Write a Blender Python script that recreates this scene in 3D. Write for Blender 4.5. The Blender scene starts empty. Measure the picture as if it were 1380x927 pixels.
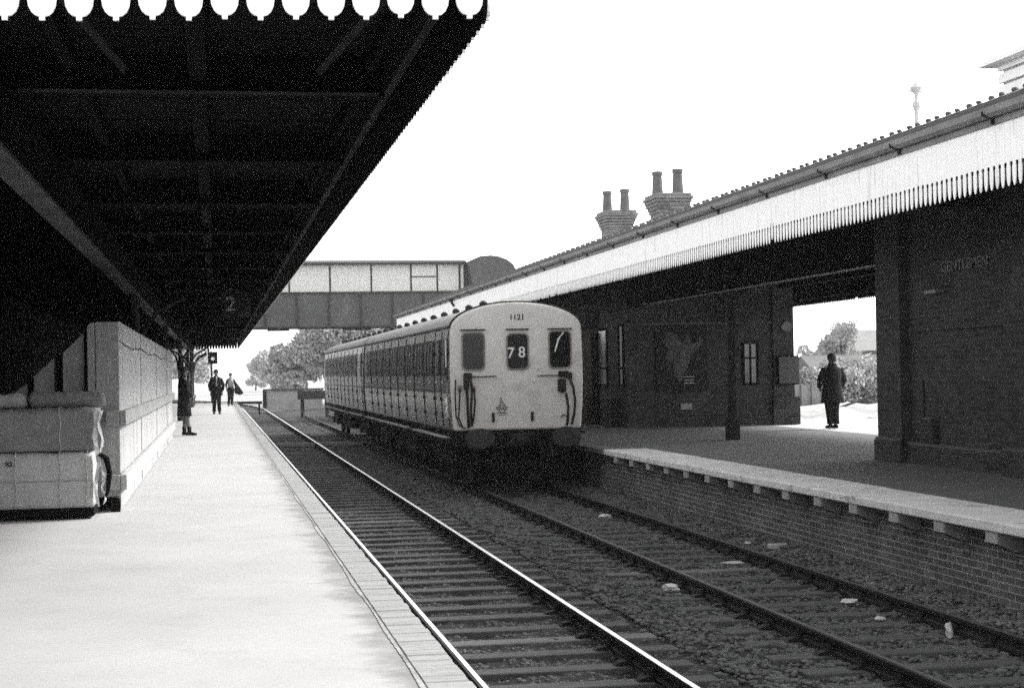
import bpy, math, random
import numpy as np
from mathutils import Vector, Matrix, Euler
random.seed(7); rng = np.random.default_rng(7)
PI = math.pi
sc = bpy.context.scene
COL = sc.collection
R = math.radians

# ------------------------------------------------------------------ render / view
sc.view_settings.view_transform = 'Standard'
sc.view_settings.look = 'None'
sc.view_settings.gamma = 1
sc.view_settings.exposure = 2.25
sc.render.engine = 'CYCLES'
sc.cycles.max_bounces = 8
sc.cycles.diffuse_bounces = 5
sc.cycles.volume_bounces = 1
sc.cycles.use_denoising = False
sc.cycles.volume_max_steps = 64

# ------------------------------------------------------------------ materials
MATS = {}
def mat(name, c, rough=.85, var=.2, scale=1.5, fine=.12, fscale=40, stretch=(1,1,1), bump=0, metal=0, spec=.15,
        coat=0, brick=None, spots=None, tint=(1,1,1), obj=False):
    """procedural grey: base value with broad and fine noise, optional brick bond, optional darker or lighter spots"""
    if name in MATS: return MATS[name]
    m = bpy.data.materials.new(name); m.use_nodes = True
    nt = m.node_tree; N = nt.nodes; L = nt.links
    b = N['Principled BSDF']
    b.inputs['Roughness'].default_value = rough
    b.inputs['Metallic'].default_value = metal
    b.inputs['Specular IOR Level'].default_value = spec
    b.inputs['Coat Weight'].default_value = coat
    b.inputs['Coat Roughness'].default_value = .12
    if obj:
        g = N.new('ShaderNodeTexCoord'); src = g.outputs['Object']
    else:
        g = N.new('ShaderNodeNewGeometry'); src = g.outputs['Position']
    mp = N.new('ShaderNodeMapping'); mp.inputs['Scale'].default_value = stretch
    L.new(src, mp.inputs['Vector'])
    n1 = N.new('ShaderNodeTexNoise'); n1.inputs['Scale'].default_value = scale; n1.inputs['Detail'].default_value = 5
    n1.inputs['Roughness'].default_value = .6
    n2 = N.new('ShaderNodeTexNoise'); n2.inputs['Scale'].default_value = fscale; n2.inputs['Detail'].default_value = 3
    L.new(mp.outputs[0], n1.inputs['Vector']); L.new(mp.outputs[0], n2.inputs['Vector'])
    def math_(op, a, bb=None, c_=None):
        q = N.new('ShaderNodeMath'); q.operation = op
        for i, vv in enumerate((a, bb, c_)):
            if vv is None: continue
            if isinstance(vv, (int, float)): q.inputs[i].default_value = vv
            else: L.new(vv, q.inputs[i])
        return q.outputs[0]
    f = math_('MULTIPLY_ADD', n1.outputs['Fac'], 4*var, 1-2*var)
    f2 = math_('MULTIPLY_ADD', n2.outputs['Fac'], 4*fine, 1-2*fine)
    val = math_('MULTIPLY', f, f2)
    if brick:
        bw, bh, mort, mfac = brick
        sx = N.new('ShaderNodeSeparateXYZ'); L.new(src, sx.inputs[0])
        u = math_('ADD', sx.outputs['X'], sx.outputs['Y'])
        cx = N.new('ShaderNodeCombineXYZ'); L.new(u, cx.inputs['X']); L.new(sx.outputs['Z'], cx.inputs['Y'])
        bt = N.new('ShaderNodeTexBrick'); L.new(cx.outputs[0], bt.inputs['Vector'])
        bt.inputs['Scale'].default_value = 1; bt.inputs['Brick Width'].default_value = bw
        bt.inputs['Row Height'].default_value = bh; bt.inputs['Mortar Size'].default_value = mort
        bt.inputs['Mortar Smooth'].default_value = .2
        bt.inputs['Color1'].default_value = (.7,.7,.7,1); bt.inputs['Color2'].default_value = (1.25,1.25,1.25,1)
        bt.inputs['Mortar'].default_value = (mfac,mfac,mfac,1)
        val = math_('MULTIPLY', val, bt.outputs['Color'])
    if spots:
        ssc, thr, fac = spots
        n3 = N.new('ShaderNodeTexNoise'); n3.inputs['Scale'].default_value = ssc; n3.inputs['Detail'].default_value = 6
        L.new(mp.outputs[0], n3.inputs['Vector'])
        mr = N.new('ShaderNodeMapRange'); L.new(n3.outputs['Fac'], mr.inputs['Value'])
        mr.inputs['From Min'].default_value = thr; mr.inputs['From Max'].default_value = thr+.06
        mr.inputs['To Min'].default_value = 1; mr.inputs['To Max'].default_value = fac
        val = math_('MULTIPLY', val, mr.outputs[0])
    val = math_('MULTIPLY', math_('MAXIMUM', val, .15), c)
    cc = N.new('ShaderNodeCombineColor')
    for i, k in enumerate(('Red','Green','Blue')):
        L.new(math_('MULTIPLY', val, tint[i]), cc.inputs[k])
    L.new(cc.outputs[0], b.inputs['Base Color'])
    if bump:
        bp = N.new('ShaderNodeBump'); bp.inputs['Strength'].default_value = min(1, bump); bp.inputs['Distance'].default_value = .02
        L.new(f2 if not brick else val, bp.inputs['Height']); L.new(bp.outputs[0], b.inputs['Normal'])
    MATS[name] = m
    return m

WARM = (1.02,1,.975)
COOL = (.97,1.0,.985)
m_plat   = mat('pale_platform_surface', .35, .9, .10, .7, .05, 30, bump=.15, spots=(2.4,.57,.95), tint=(1.01,1,1))
m_nose   = mat('platform_edge_blocks', 0.26, .85, .18, 3, .16, 30, stretch=(.6,3,1), bump=.3)
m_crack  = mat('dirt_seam', .25, .95, .5, 2.5, .3, 40)
m_tarmac = mat('right_platform_tarmac', 0.125, .9, .16, .9, .12, 50, bump=.2, tint=COOL)
m_coping = mat('white_coping_paint', 0.62, .8, .16, 2.2, .10, 35, stretch=(1,1,2), bump=.3, spots=(3.2,.60,.62))
m_copdk  = mat('worn_coping', 0.12, .8, .2, 2, .1, 35, bump=.3)
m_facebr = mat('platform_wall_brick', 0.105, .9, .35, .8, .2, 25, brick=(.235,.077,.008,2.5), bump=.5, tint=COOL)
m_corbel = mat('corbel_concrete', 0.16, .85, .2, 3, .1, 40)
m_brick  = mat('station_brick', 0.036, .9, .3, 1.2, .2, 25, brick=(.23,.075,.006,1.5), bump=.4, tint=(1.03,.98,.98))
m_stone  = mat('stone_trim', 0.08, .85, .2, 3, .1, 40)
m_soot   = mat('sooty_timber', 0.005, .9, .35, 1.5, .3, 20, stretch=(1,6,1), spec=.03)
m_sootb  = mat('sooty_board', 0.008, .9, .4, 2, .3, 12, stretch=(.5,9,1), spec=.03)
m_iron   = mat('dark_ironwork', 0.022, .6, .3, 3, .2, 30, spec=.03)
m_ironl  = mat('worn_paint_iron', 0.05, .6, .3, 3, .2, 30, spec=.03)
m_dark   = mat('black_underframe', 0.008, .75, .3, 3, .2, 30, spec=.03)
m_white  = mat('white_valance_paint', .83, .7, .03, 1.5, .03, 8, stretch=(2,9,1), spots=(1.4,.59,.82))
m_slate  = mat('slate_roof', 0.08, .7, .25, 2, .15, 20)
m_lead   = mat('weathered_roof_felt', 0.085, .75, .25, 3, .15, 25)
m_gutter = mat('gutter_paint', 0.17, .6, .3, 2, .2, 25)
m_ballast= mat('ballast_stone', .10, .95, .6, 12, .5, 45, tint=COOL)
m_ground = mat('dirty_ballast_bed', 0.024, .95, .4, 3, .3, 60)
m_earth  = mat('open_ground', 0.25, .95, .3, .25, .25, 4)
m_sleep  = mat('weathered_sleeper_timber', .078, .9, .3, 2.5, .25, 14, stretch=(1,9,1), bump=.4, tint=COOL)
m_sleepw = mat('chalky_sleeper_timber', 0.13, .9, .45, 2.5, .25, 14, stretch=(1,9,1), bump=.4)
m_rail   = mat('rusty_rail', 0.018, .75, .3, 4, .2, 40)
m_railtop= mat('polished_rail_head', .85, .34, .04, 1, .04, 20, metal=.75, spec=.5)
m_railold= mat('dull_rail_head', 0.08, .55, .2, 3, .1, 40, metal=.3)
m_train  = mat('coach_side_paint', 0.018, .45, .35, 1.4, .2, 14, stretch=(1,2.5,.6), coat=.04, spec=.15, tint=COOL)
m_waist  = mat('coach_lower_sheen', .085, .4, .3, 1.5, .2, 14, stretch=(1,2.5,.6), coat=.25, spec=.3, tint=COOL)  # light reflected off the platform is put into this colour
m_front  = mat('coach_front_paint', 0.5, .6, .10, 1.6, .05, 40, spots=(2.3,.62,.85), tint=WARM)
m_roof   = mat('coach_roof_paint', 0.17, .7, .18, 1.2, .1, 20, stretch=(1,.5,1))
m_sidegl = mat('dusty_side_glass', .010, .5, .3, 3, .2, 20, spec=.12)
m_glass  = mat('dark_window_glass', 0.008, .08, .1, 1, .05, 5, spec=.25)
m_rubber = mat('black_rubber', 0.012, .6, .1, 3, .1, 30)
m_chrome = mat('bright_handle', 0.5, .3, .05, 3, .05, 30, metal=.6)
m_lite   = mat('white_lettering', 0.6, .6, .04, 3, .03, 30)
m_sign   = mat('dark_sign_face', 0.012, .6, .1, 3, .05, 30)
m_faded  = mat('faded_lettering', 0.24, .8, .3, 8, .2, 60)
m_hoard  = mat('pale_hoarding_board', 0.37, .85, .14, 1.2, .12, 16, stretch=(5,5,.5), bump=.2)
m_hoardd = mat('shaded_board', 0.3, .85, .2, 1.6, .14, 18, stretch=(4,4,.5), bump=.2)  # darker copy of the hoarding board, canopy shade put into the colour
m_waling = mat('weathered_timber_rail', 0.26, .85, .2, 2, .15, 20, stretch=(2,.5,4), bump=.2)
m_paper1 = mat('grey_wrapping', 0.22, .7, .2, 2, .08, 40, bump=.2)
m_paper2 = mat('buff_wrapping', 0.44, .75, .10, 2, .05, 50, bump=.1)
m_string = mat('white_string', 0.5, .8, .1, 3, .1, 30)
m_black  = mat('black_cloth', 0.01, .9, .2, 5, .2, 60)
m_dkcoat = mat('dark_overcoat', 0.012, .9, .2, 5, .2, 60)
m_shirt  = mat('light_shirt', 0.4, .8, .1, 5, .1, 40)
m_skin   = mat('skin_tone', 0.22, .6, .08, 8, .05, 40)
m_hair   = mat('dark_hair', .03, .6, .2, 20, .2, 80)
m_boot   = mat('light_sock', 0.22, .8, .15, 10, .1, 60)
m_girder = mat('bridge_girder_paint', 0.08, .8, .25, .6, .15, 8, spots=(.5,.62,1.5), tint=COOL)
m_bridge = mat('bridge_frame_paint', 0.035, .8, .2, 1, .1, 12)
m_froof  = mat('bridge_roof_sheet', 0.08, .85, .2, 1, .12, 12)
m_conc   = mat('concrete', 0.25, .9, .15, 1, .1, 12)
m_cladp  = mat('pale_clapboard', .8, .8, .08, 1, .05, 12)
m_clads  = mat('clapboard_shadow_groove', .5, .8, .08, 1, .05, 12)
m_chim   = mat('chimney_brick', 0.15, .9, .3, 3, .2, 20, brick=(.23,.09,.014,1.6), bump=.5)
m_pot    = mat('clay_pot', 0.12, .85, .25, 4, .1, 30)
m_litter = mat('white_waste_paper', 0.55, .9, .1, 20, .1, 60)
m_bark   = mat('bark', 0.05, .95, .3, 5, .2, 30)
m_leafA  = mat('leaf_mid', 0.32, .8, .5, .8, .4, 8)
m_leafB  = mat('leaf_pale', 0.42, .8, .5, .8, .4, 8)  # pale leaves; for the far trees the haze is in this colour
m_bank   = mat('rough_bank', 0.3, .95, .5, 1.2, .35, 9)
m_yard   = mat('pale_forecourt', 0.4, .95, .12, .6, .08, 12)
m_fence  = mat('weathered_fence', 0.25, .9, .2, 2, .15, 12)
m_house  = mat('rendered_house_wall', 0.35, .9, .1, 1, .05, 12)

def frosted():
    m = bpy.data.materials.new('frosted_glass'); m.use_nodes = True
    nt = m.node_tree; b = nt.nodes['Principled BSDF']
    tr = nt.nodes.new('ShaderNodeBsdfTranslucent'); tr.inputs[0].default_value = (.93,.93,.92,1)
    df = nt.nodes.new('ShaderNodeBsdfDiffuse'); df.inputs[0].default_value = (.93,.93,.92,1)
    mx = nt.nodes.new('ShaderNodeMixShader'); mx.inputs[0].default_value = .62
    ns = nt.nodes.new('ShaderNodeTexNoise'); ns.inputs['Scale'].default_value = 1.3
    nt.links.new(tr.outputs[0], mx.inputs[2]); nt.links.new(df.outputs[0], mx.inputs[1])
    nt.links.new(mx.outputs[0], nt.nodes['Material Output'].inputs['Surface'])
    return m
m_frost = frosted()
m_pane = mat('reflecting_pale_pane', 0.08, .2, .45, 4, .1, 20, spec=.8)
m_pane2 = mat('pale_pane_reflection', 0.3, .6, .1, 4, .1, 20)  # window reflection given as a flat pale pane colour

def worn_edge(m):
    nt = m.node_tree; N = nt.nodes; L = nt.links; b = N['Principled BSDF']
    src = b.inputs['Base Color'].links[0].from_socket
    g = N.new('ShaderNodeNewGeometry'); sx = N.new('ShaderNodeSeparateXYZ'); L.new(g.outputs['Position'], sx.inputs[0])
    n = N.new('ShaderNodeTexNoise'); n.inputs['Scale'].default_value = 3.2; n.inputs['Detail'].default_value = 7; n.inputs['Roughness'].default_value = .65
    L.new(g.outputs['Position'], n.inputs['Vector'])
    a = N.new('ShaderNodeMath'); a.operation = 'MULTIPLY_ADD'; L.new(n.outputs['Fac'], a.inputs[0]); a.inputs[1].default_value = .7; a.inputs[2].default_value = -.35
    c = N.new('ShaderNodeMath'); c.operation = 'ADD'; L.new(sx.outputs['X'], c.inputs[0]); L.new(a.outputs[0], c.inputs[1])
    r = N.new('ShaderNodeMapRange'); r.interpolation_type = 'SMOOTHSTEP'; L.new(c.outputs[0], r.inputs['Value'])
    r.inputs['From Min'].default_value = .66; r.inputs['From Max'].default_value = .97; r.inputs['To Min'].default_value = 1; r.inputs['To Max'].default_value = .55
    mx = N.new('ShaderNodeVectorMath'); mx.operation = 'SCALE'; L.new(src, mx.inputs[0]); L.new(r.outputs[0], mx.inputs['Scale'])
    L.new(mx.outputs[0], b.inputs['Base Color'])
worn_edge(m_plat)

# ------------------------------------------------------------------ mesh builder
class MB:
    def __init__(s): s.v = []; s.f = []
    def add(s, vs, fs):
        n = len(s.v); s.v += [tuple(p) for p in vs]; s.f += [tuple(i+n for i in f) for f in fs]; return s
    def box(s, x0, x1, y0, y1, z0, z1):
        if x0 > x1: x0, x1 = x1, x0
        if y0 > y1: y0, y1 = y1, y0
        if z0 > z1: z0, z1 = z1, z0
        vs = [(x,y,z) for z in (z0,z1) for y in (y0,y1) for x in (x0,x1)]
        return s.add(vs, [(0,2,3,1),(4,5,7,6),(0,1,5,4),(2,6,7,3),(0,4,6,2),(1,3,7,5)])
    def prism(s, poly, axis, a, b):
        """poly: list of 2D points (other two axes in xyz order), extruded along axis from a to b"""
        n = len(poly)
        def P(u, w, t): return {'X':(t,u,w),'Y':(u,t,w),'Z':(u,w,t)}[axis]
        ar = sum(poly[i][0]*poly[(i+1)%n][1]-poly[(i+1)%n][0]*poly[i][1] for i in range(n))
        if ar < 0: poly = poly[::-1]
        if axis == 'Y': a, b = max(a,b), min(a,b)
        else: a, b = min(a,b), max(a,b)
        vs = [P(u,w,a) for u,w in poly]+[P(u,w,b) for u,w in poly]
        fs = [tuple(range(n-1,-1,-1)), tuple(range(n,2*n))]+[(i,(i+1)%n,(i+1)%n+n,i+n) for i in range(n)]
        return s.add(vs, fs)
    def tube(s, pts, rad, n=8, caps=True, sq=(1,1)):
        pts = [Vector(p) for p in pts]
        if not isinstance(rad, (list,tuple)): rad = [rad]*len(pts)
        base = len(s.v); up = Vector((0,0,1))
        for i, p in enumerate(pts):
            d = (pts[min(i+1,len(pts)-1)]-pts[max(i-1,0)]).normalized()
            ref = Vector((0,1,0)) if abs(d.dot(up)) > .9 else up
            a = d.cross(ref).normalized(); b = a.cross(d)
            for k in range(n):
                t = 2*PI*k/n
                s.v.append(tuple(p+a*math.cos(t)*rad[i]*sq[0]+b*math.sin(t)*rad[i]*sq[1]))
        for i in range(len(pts)-1):
            for k in range(n):
                q = base+i*n
                s.f.append((q+k, q+(k+1)%n, q+n+(k+1)%n, q+n+k))
        if caps:
            s.f.append(tuple(base+k for k in range(n-1,-1,-1)))
            s.f.append(tuple(base+(len(pts)-1)*n+k for k in range(n)))
        return s
    def loft(s, rings, n=14):
        """rings: (cx,cy,cz,rx,ry) stacked ellipses"""
        base = len(s.v)
        for cx,cy,cz,rx,ry in rings:
            for k in range(n):
                t = 2*PI*k/n
                s.v.append((cx+rx*math.cos(t), cy+ry*math.sin(t), cz))
        for i in range(len(rings)-1):
            for k in range(n):
                q = base+i*n
                s.f.append((q+k, q+(k+1)%n, q+n+(k+1)%n, q+n+k))
        s.f.append(tuple(base+k for k in range(n-1,-1,-1)))
        s.f.append(tuple(base+(len(rings)-1)*n+k for k in range(n)))
        return s
    def ball(s, c, r, n=10, m=7):
        if not isinstance(r, (list,tuple)): r = (r,r,r)
        rings = []
        base = len(s.v)
        for i in range(m+1):
            ph = -PI/2+PI*(i+.02)/(m+.04)
            for k in range(n):
                t = 2*PI*k/n
                s.v.append((c[0]+r[0]*math.cos(ph)*math.cos(t), c[1]+r[1]*math.cos(ph)*math.sin(t), c[2]+r[2]*math.sin(ph)))
        for i in range(m):
            for k in range(n):
                q = base+i*n
                s.f.append((q+k, q+(k+1)%n, q+n+(k+1)%n, q+n+k))
        s.f.append(tuple(base+k for k in range(n-1,-1,-1)))
        s.f.append(tuple(base+m*n+k for k in range(n)))
        return s
    def build(s, name, material, parent=None, smooth=False, bevel=0, seg=2, jitter=0):
        off = Vector((0,0,0))
        p = parent
        while p is not None: off = off+p.location; p = p.parent
        me = bpy.data.meshes.new(name)
        vs = [(x-off.x, y-off.y, z-off.z) for x,y,z in s.v]
        me.from_pydata(vs, [], s.f); me.update()
        if smooth:
            for q in me.polygons: q.use_smooth = True
        me.materials.append(material)
        o = bpy.data.objects.new(name, me); COL.objects.link(o)
        if parent is not None: o.parent = parent
        if bevel:
            md = o.modifiers.new('bevel', 'BEVEL'); md.width = bevel; md.segments = seg; md.limit_method = 'ANGLE'; md.angle_limit = R(35)
        return o

def tag(o, label=None, cat=None, group=None, kind=None):
    if label: o['label'] = label
    if cat: o['category'] = cat
    if group: o['group'] = group
    if kind: o['kind'] = kind
    return o
def thing(name, loc, label, cat, group=None):
    o = bpy.data.objects.new(name, None); o.location = loc; o.empty_display_size = .1
    COL.objects.link(o); return tag(o, label, cat, group)
def kids(o): return [c for c in bpy.data.objects if c.parent == o]
def np_mesh(name, V, F, material, parent=None):
    me = bpy.data.meshes.new(name); k = F.shape[1]
    me.vertices.add(len(V)); me.vertices.foreach_set('co', V.astype(np.float32).ravel())
    me.loops.add(F.size); me.loops.foreach_set('vertex_index', F.astype(np.int32).ravel())
    me.polygons.add(len(F)); me.polygons.foreach_set('loop_start', np.arange(0, F.size, k, dtype=np.int32))
    me.polygons.foreach_set('loop_total', np.full(len(F), k, dtype=np.int32))
    me.update(calc_edges=True); me.materials.append(material)
    o = bpy.data.objects.new(name, me); COL.objects.link(o)
    if parent is not None: o.parent = parent
    return o
def text(name, s, size, loc, rot, material, parent, depth=.004, sx=1):
    """lettering centred on loc, rot about XYZ, as one mesh"""
    cu = bpy.data.curves.new(name+'_outline', 'FONT'); cu.body = s; cu.size = size; cu.extrude = depth
    cu.align_x = 'CENTER'; cu.align_y = 'CENTER'; cu.offset = size*.012
    t = bpy.data.objects.new('lettering_source', cu); COL.objects.link(t)
    dg = bpy.context.evaluated_depsgraph_get(); dg.update()
    me = bpy.data.meshes.new_from_object(t.evaluated_get(dg)); me.name = name
    bpy.data.objects.remove(t); bpy.data.curves.remove(cu)
    M = Matrix.Translation(Vector(loc)) @ Euler(rot).to_matrix().to_4x4() @ Matrix.Diagonal((sx,1,1,1))
    off = Vector((0,0,0)); p = parent
    while p is not None: off = off+p.location; p = p.parent
    me.transform(Matrix.Translation(-off) @ M)
    me.materials.clear(); me.materials.append(material)
    o = bpy.data.objects.new(name, me); COL.objects.link(o); o.parent = parent
    return o
FACE_CAM = (PI/2, 0, 0)          # text in the XZ plane read from -Y
FACE_WEST = (PI/2, 0, -PI/2)     # text in the YZ plane read from -X

# ================================================================== SETTING: ground
g = MB()
nx, ny = 60, 90
xs = [-600,-300,-150,-80,-40,-20,-10,-6,-2,1.19]+[9,12,18,25,40,60,90,140,200,300,400,600]
ys = [-120,-40,-5,5,20,40,60,80,100,115,130,150,180,220,280,360,500,700,1000,1400]
for y in ys:
    for x in xs: g.v.append((x,y,-.33))
for j in range(len(ys)-1):
    for i in range(len(xs)-1):
        q = j*len(xs)+i; g.f.append((q,q+1,q+1+len(xs),q+len(xs)))
tag(g.build('ground', m_earth), kind='structure')

# ballast bed: gently lumpy sheet between the platforms and on beyond them
def bed_height(x, y):
    base = -.192
    if 1.3 < x < 4.05: base = -.196
    elif x < 4.6: base = -.165
    else: base = -.187
    return base+.018*math.sin(x*5.1+y*.7)*math.sin(y*1.3)+.012*math.sin(x*13+y*7)+.01*math.sin(y*11-x*5)
b = MB(); X0, X1, Y0, Y1 = 1.0, 8.6, 6.0, 130.0
nx = 60; rows = []
y = Y0
while y < Y1: rows.append(y); y += .12 if y < 40 else .5
for y in rows:
    for i in range(nx+1):
        x = X0+(X1-X0)*i/nx
        z = bed_height(x,y)
        if x > 7.0: z += min(1,(x-7.0)/.4)*.11      # dirt heaped against the platform wall
        b.v.append((x,y,z))
for j in range(len(rows)-1):
    for i in range(nx):
        q = j*(nx+1)+i; b.f.append((q,q+1,q+nx+2,q+nx+1))
tag(b.build('ballast_bed', m_ground, smooth=True), kind='structure')

def ico():
    t = (1+5**.5)/2
    v = np.array([(-1,t,0),(1,t,0),(-1,-t,0),(1,-t,0),(0,-1,t),(0,1,t),(0,-1,-t),(0,1,-t),(t,0,-1),(t,0,1),(-t,0,-1),(-t,0,1)],float)
    v /= np.linalg.norm(v[0])
    f = np.array([(0,11,5),(0,5,1),(0,1,7),(0,7,10),(0,10,11),(1,5,9),(5,11,4),(11,10,2),(10,7,6),(7,1,8),(3,9,4),(3,4,2),(3,2,6),(3,6,8),(3,8,9),(4,9,5),(2,4,11),(6,2,10),(8,6,7),(9,8,1)])
    return v, f
IV, IF = ico()
def scatter(name, pts, rad, material, flat=.6):
    n = len(pts)
    jit = 1+rng.uniform(-.35,.35,(n,12,1))
    V = IV[None]*jit
    ang = rng.uniform(0,2*PI,n); ca, sa = np.cos(ang), np.sin(ang)
    sc3 = rng.uniform(.65,1.3,(n,1,3)); V = V*sc3
    V[:,:,2] *= flat
    X = V[:,:,0]*ca[:,None]-V[:,:,1]*sa[:,None]; Y = V[:,:,0]*sa[:,None]+V[:,:,1]*ca[:,None]
    V = np.stack([X,Y,V[:,:,2]],-1)*rad[:,None,None]+pts[:,None,:]
    F = (IF[None]+(np.arange(n)*12)[:,None,None]).reshape(-1,3)
    return np_mesh(name, V.reshape(-1,3), F, material)
n = 62000
yy = 10+ (rng.random(n)**1.5)*34
xx = rng.uniform(1.2,7.68,n)
zz = np.array([bed_height(a,c) for a,c in zip(xx,yy)])+np.where(xx>7.0, np.minimum(1,(xx-7.0)/.4)*.11, 0)+.004
# keep the stones low inside the near track so the sleepers stand clear
zz += np.where((xx>1.4)&(xx<4.0), -.012, 0)
rad = rng.uniform(.010,.034,n)*np.where(xx>4.0,1.2,1)*np.where(yy>24,1.3,1)
tag(scatter('ballast', np.stack([xx,yy,zz],1), rad, m_ballast), 'loose dirty track ballast between the rails', kind='stuff')

n = 9000
yy = 11+(rng.random(n)**1.4)*28; xx = rng.uniform(6.95,7.66,n)
zz = np.array([bed_height(a,c) for a,c in zip(xx,yy)])+np.clip((xx-7.0)/.4,0,1)*.11+.006
tag(scatter('chippings', np.stack([xx,yy,zz],1), rng.uniform(.008,.028,n), mat('dusty_chippings', .15, .95, .45, 6, .35, 60)), 'pale dusty chippings along the foot of the platform wall', kind='stuff')

# ================================================================== TRACKS
def rail_profile(cx):
    return [(cx-.035,0),(cx+.035,0),(cx+.037,-.012),(cx+.034,-.042),(cx+.010,-.052),(cx+.010,-.105),(cx+.034,-.118),(cx+.034,-.145),
            (cx-.034,-.145),(cx-.034,-.118),(cx-.010,-.105),(cx-.010,-.052),(cx-.034,-.042),(cx-.037,-.012)]
def curve_path(y_end, ycurve, rad):
    pts = []
    y = ycurve; a = 0
    while y < y_end:
        pts.append((a, y)); y += 2.5; a += 1
    return pts
def track(name, label, cx, y0, y1, topmat, worn, bend=None):
    t = thing(name, (cx, y0, 0), label, 'railway track')
    for s in (-1, 1):
        x = cx+s*.7525
        r = MB().prism(rail_profile(x), 'Y', y0, y1)
        ta, tb = (-.010,.028) if s < 0 else (-.030,.018)
        top = MB().box(x+ta, x+tb, y0+.01, y1-.01, -.004, .0022)
        if bend:
            prof = rail_profile(x); pts = []
            yb = y1
            for k in range(26):
                d = k*3.0; dx = -d*d/(2*bend); ang = d/bend
                pts.append((x+dx, y1+d, ang))
            base = len(r.v); m = len(prof)
            for (px,py,ang) in pts:
                for (u,w) in prof: r.v.append((px+(u-x)*math.cos(ang), py+(u-x)*math.sin(ang), w))
            for k in range(len(pts)-1):
                for i in range(m):
                    q = base+k*m; r.f.append((q+i, q+(i+1)%m, q+m+(i+1)%m, q+m+i))
            bt = len(top.v)
            for (px,py,ang) in pts:
                for u in (ta,tb): top.v.append((px+u, py, .0022))
            for k in range(len(pts)-1): q = bt+2*k; top.f.append((q,q+1,q+3,q+2))
        ro = r.build('rail', m_rail, t)
        top.build('running_surface', topmat, ro)
    # sleepers: the nearest hundred one by one, each with its two iron chairs
    first = None; y = y0+.35; k = 0
    rest = MB()
    while y < y1+(60 if bend else 0):
        dx = 0 if y < y1 else -(y-y1)**2/(2*bend)
        if k < 100:
            w = .25; zt = -.155+random.uniform(-.006,.006)
            if first is None:
                s = MB().box(cx-1.3, cx+1.3, y-.125, y+.125, -.30, -.15)
                so = s.build('sleeper', m_sleep, t, bevel=.008, seg=1)
                cos = []
                for q in (-1, 1):
                    c = MB().prism([(cx+q*.7525-.16,-.151),(cx+q*.7525+.16,-.151),(cx+q*.7525+.13,-.125),(cx+q*.7525+.06,-.115),(cx+q*.7525+.05,-.05),(cx+q*.7525+.018,-.05),
                             (cx+q*.7525+.018,-.112),(cx+q*.7525-.018,-.112),(cx+q*.7525-.018,-.06),(cx+q*.7525-.05,-.06),(cx+q*.7525-.06,-.115),(cx+q*.7525-.13,-.125)], 'Y', y-.055, y+.055)
                    cos.append(c.build('rail_chair', m_iron, so))
                first = (so, cos, y)
            else:
                so = first[0].copy(); COL.objects.link(so); so.parent = t
                so.location = (random.uniform(-.05,.05), y-first[2], random.uniform(-.012,.004))
                for c0 in first[1]:
                    co = c0.copy(); COL.objects.link(co); co.parent = so
                    co.location = (-so.location.x,0,-so.location.z)
                if k in worn:
                    so.data = so.data.copy(); so.data.materials[0] = m_sleepw
        else:
            rest.box(cx+dx-1.3, cx+dx+1.3, y-.125, y+.125, -.30, -.15)
        y += .76; k += 1
    tag(rest.build('far_sleepers', m_sleep, t), kind='stuff')
    return t
track('railway_track', 'empty platform track with two bright polished rails beside the pale platform', 2.675, 9.6, 122, m_railtop, (7, 24, 47), bend=260)
track('railway_track', 'dull railed track that the train stands on', 5.9525, 9.6, 103, m_railold, (13,))

# timber crossing / rodding cover across the track and point rodding
for (x0,x1,y,l) in ((2.05,5.1,59.2,'pale cable trough lying across the near track beside the train'),(2.1,4.6,117,'pale board across the track beyond the footbridge')):
    t = MB().box(x0, x1, y-.13, y+.13, -.15, -.02)
    tag(t.build('cable_trough', m_conc, bevel=.01), l, 'cable trough')

# ================================================================== LEFT PLATFORM
PL = .875
pl = MB().box(-14, .93, -3, 97, -.32, PL)
tag(pl.build('left_platform', m_plat), kind='structure')
e = MB()
y = -3
i = 0
while y < 96.9:
    L_ = .152
    dz = random.uniform(-.003,.003); dx = random.uniform(-.006,.006)
    e.box(.938, 1.160+dx, y+.0022, y+L_-.0022, PL-.16, PL+.004+dz)
    y += L_; i += 1
tag(e.build('platform_nosing', m_nose, bevel=.006, seg=1), kind='structure')
cr = MB()
# irregular dirt seam where the surfacing meets the edge blocks
pts = []; y = 3.0
while y < 70:
    w = .022+.010*math.sin(y*2.3)*math.sin(y*.71)+random.uniform(0,.006)
    cx = .938
    pts.append((cx-w, y)); pts.append((.945, y)); y += .04
for i in range(0, len(pts), 2):
    cr.v.append((pts[i][0], pts[i][1], PL+.004)); cr.v.append((.934, pts[i+1][1], PL+.004))
for i in range(len(pts)//2-1): cr.f.append((2*i,2*i+1,2*i+3,2*i+2))
tag(cr.build('platform_seam', m_crack), kind='structure')
pw = MB().box(.90, 1.08, -3, 97, -.32, PL-.165)
tag(pw.build('left_platform_wall', m_facebr), kind='structure')
rp = MB().prism([(97,-.32),(97,PL),(106,-.2),(106,-.32)], 'X', -6, 1.1)
tag(rp.build('platform_ramp', m_plat), kind='structure')

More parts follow.
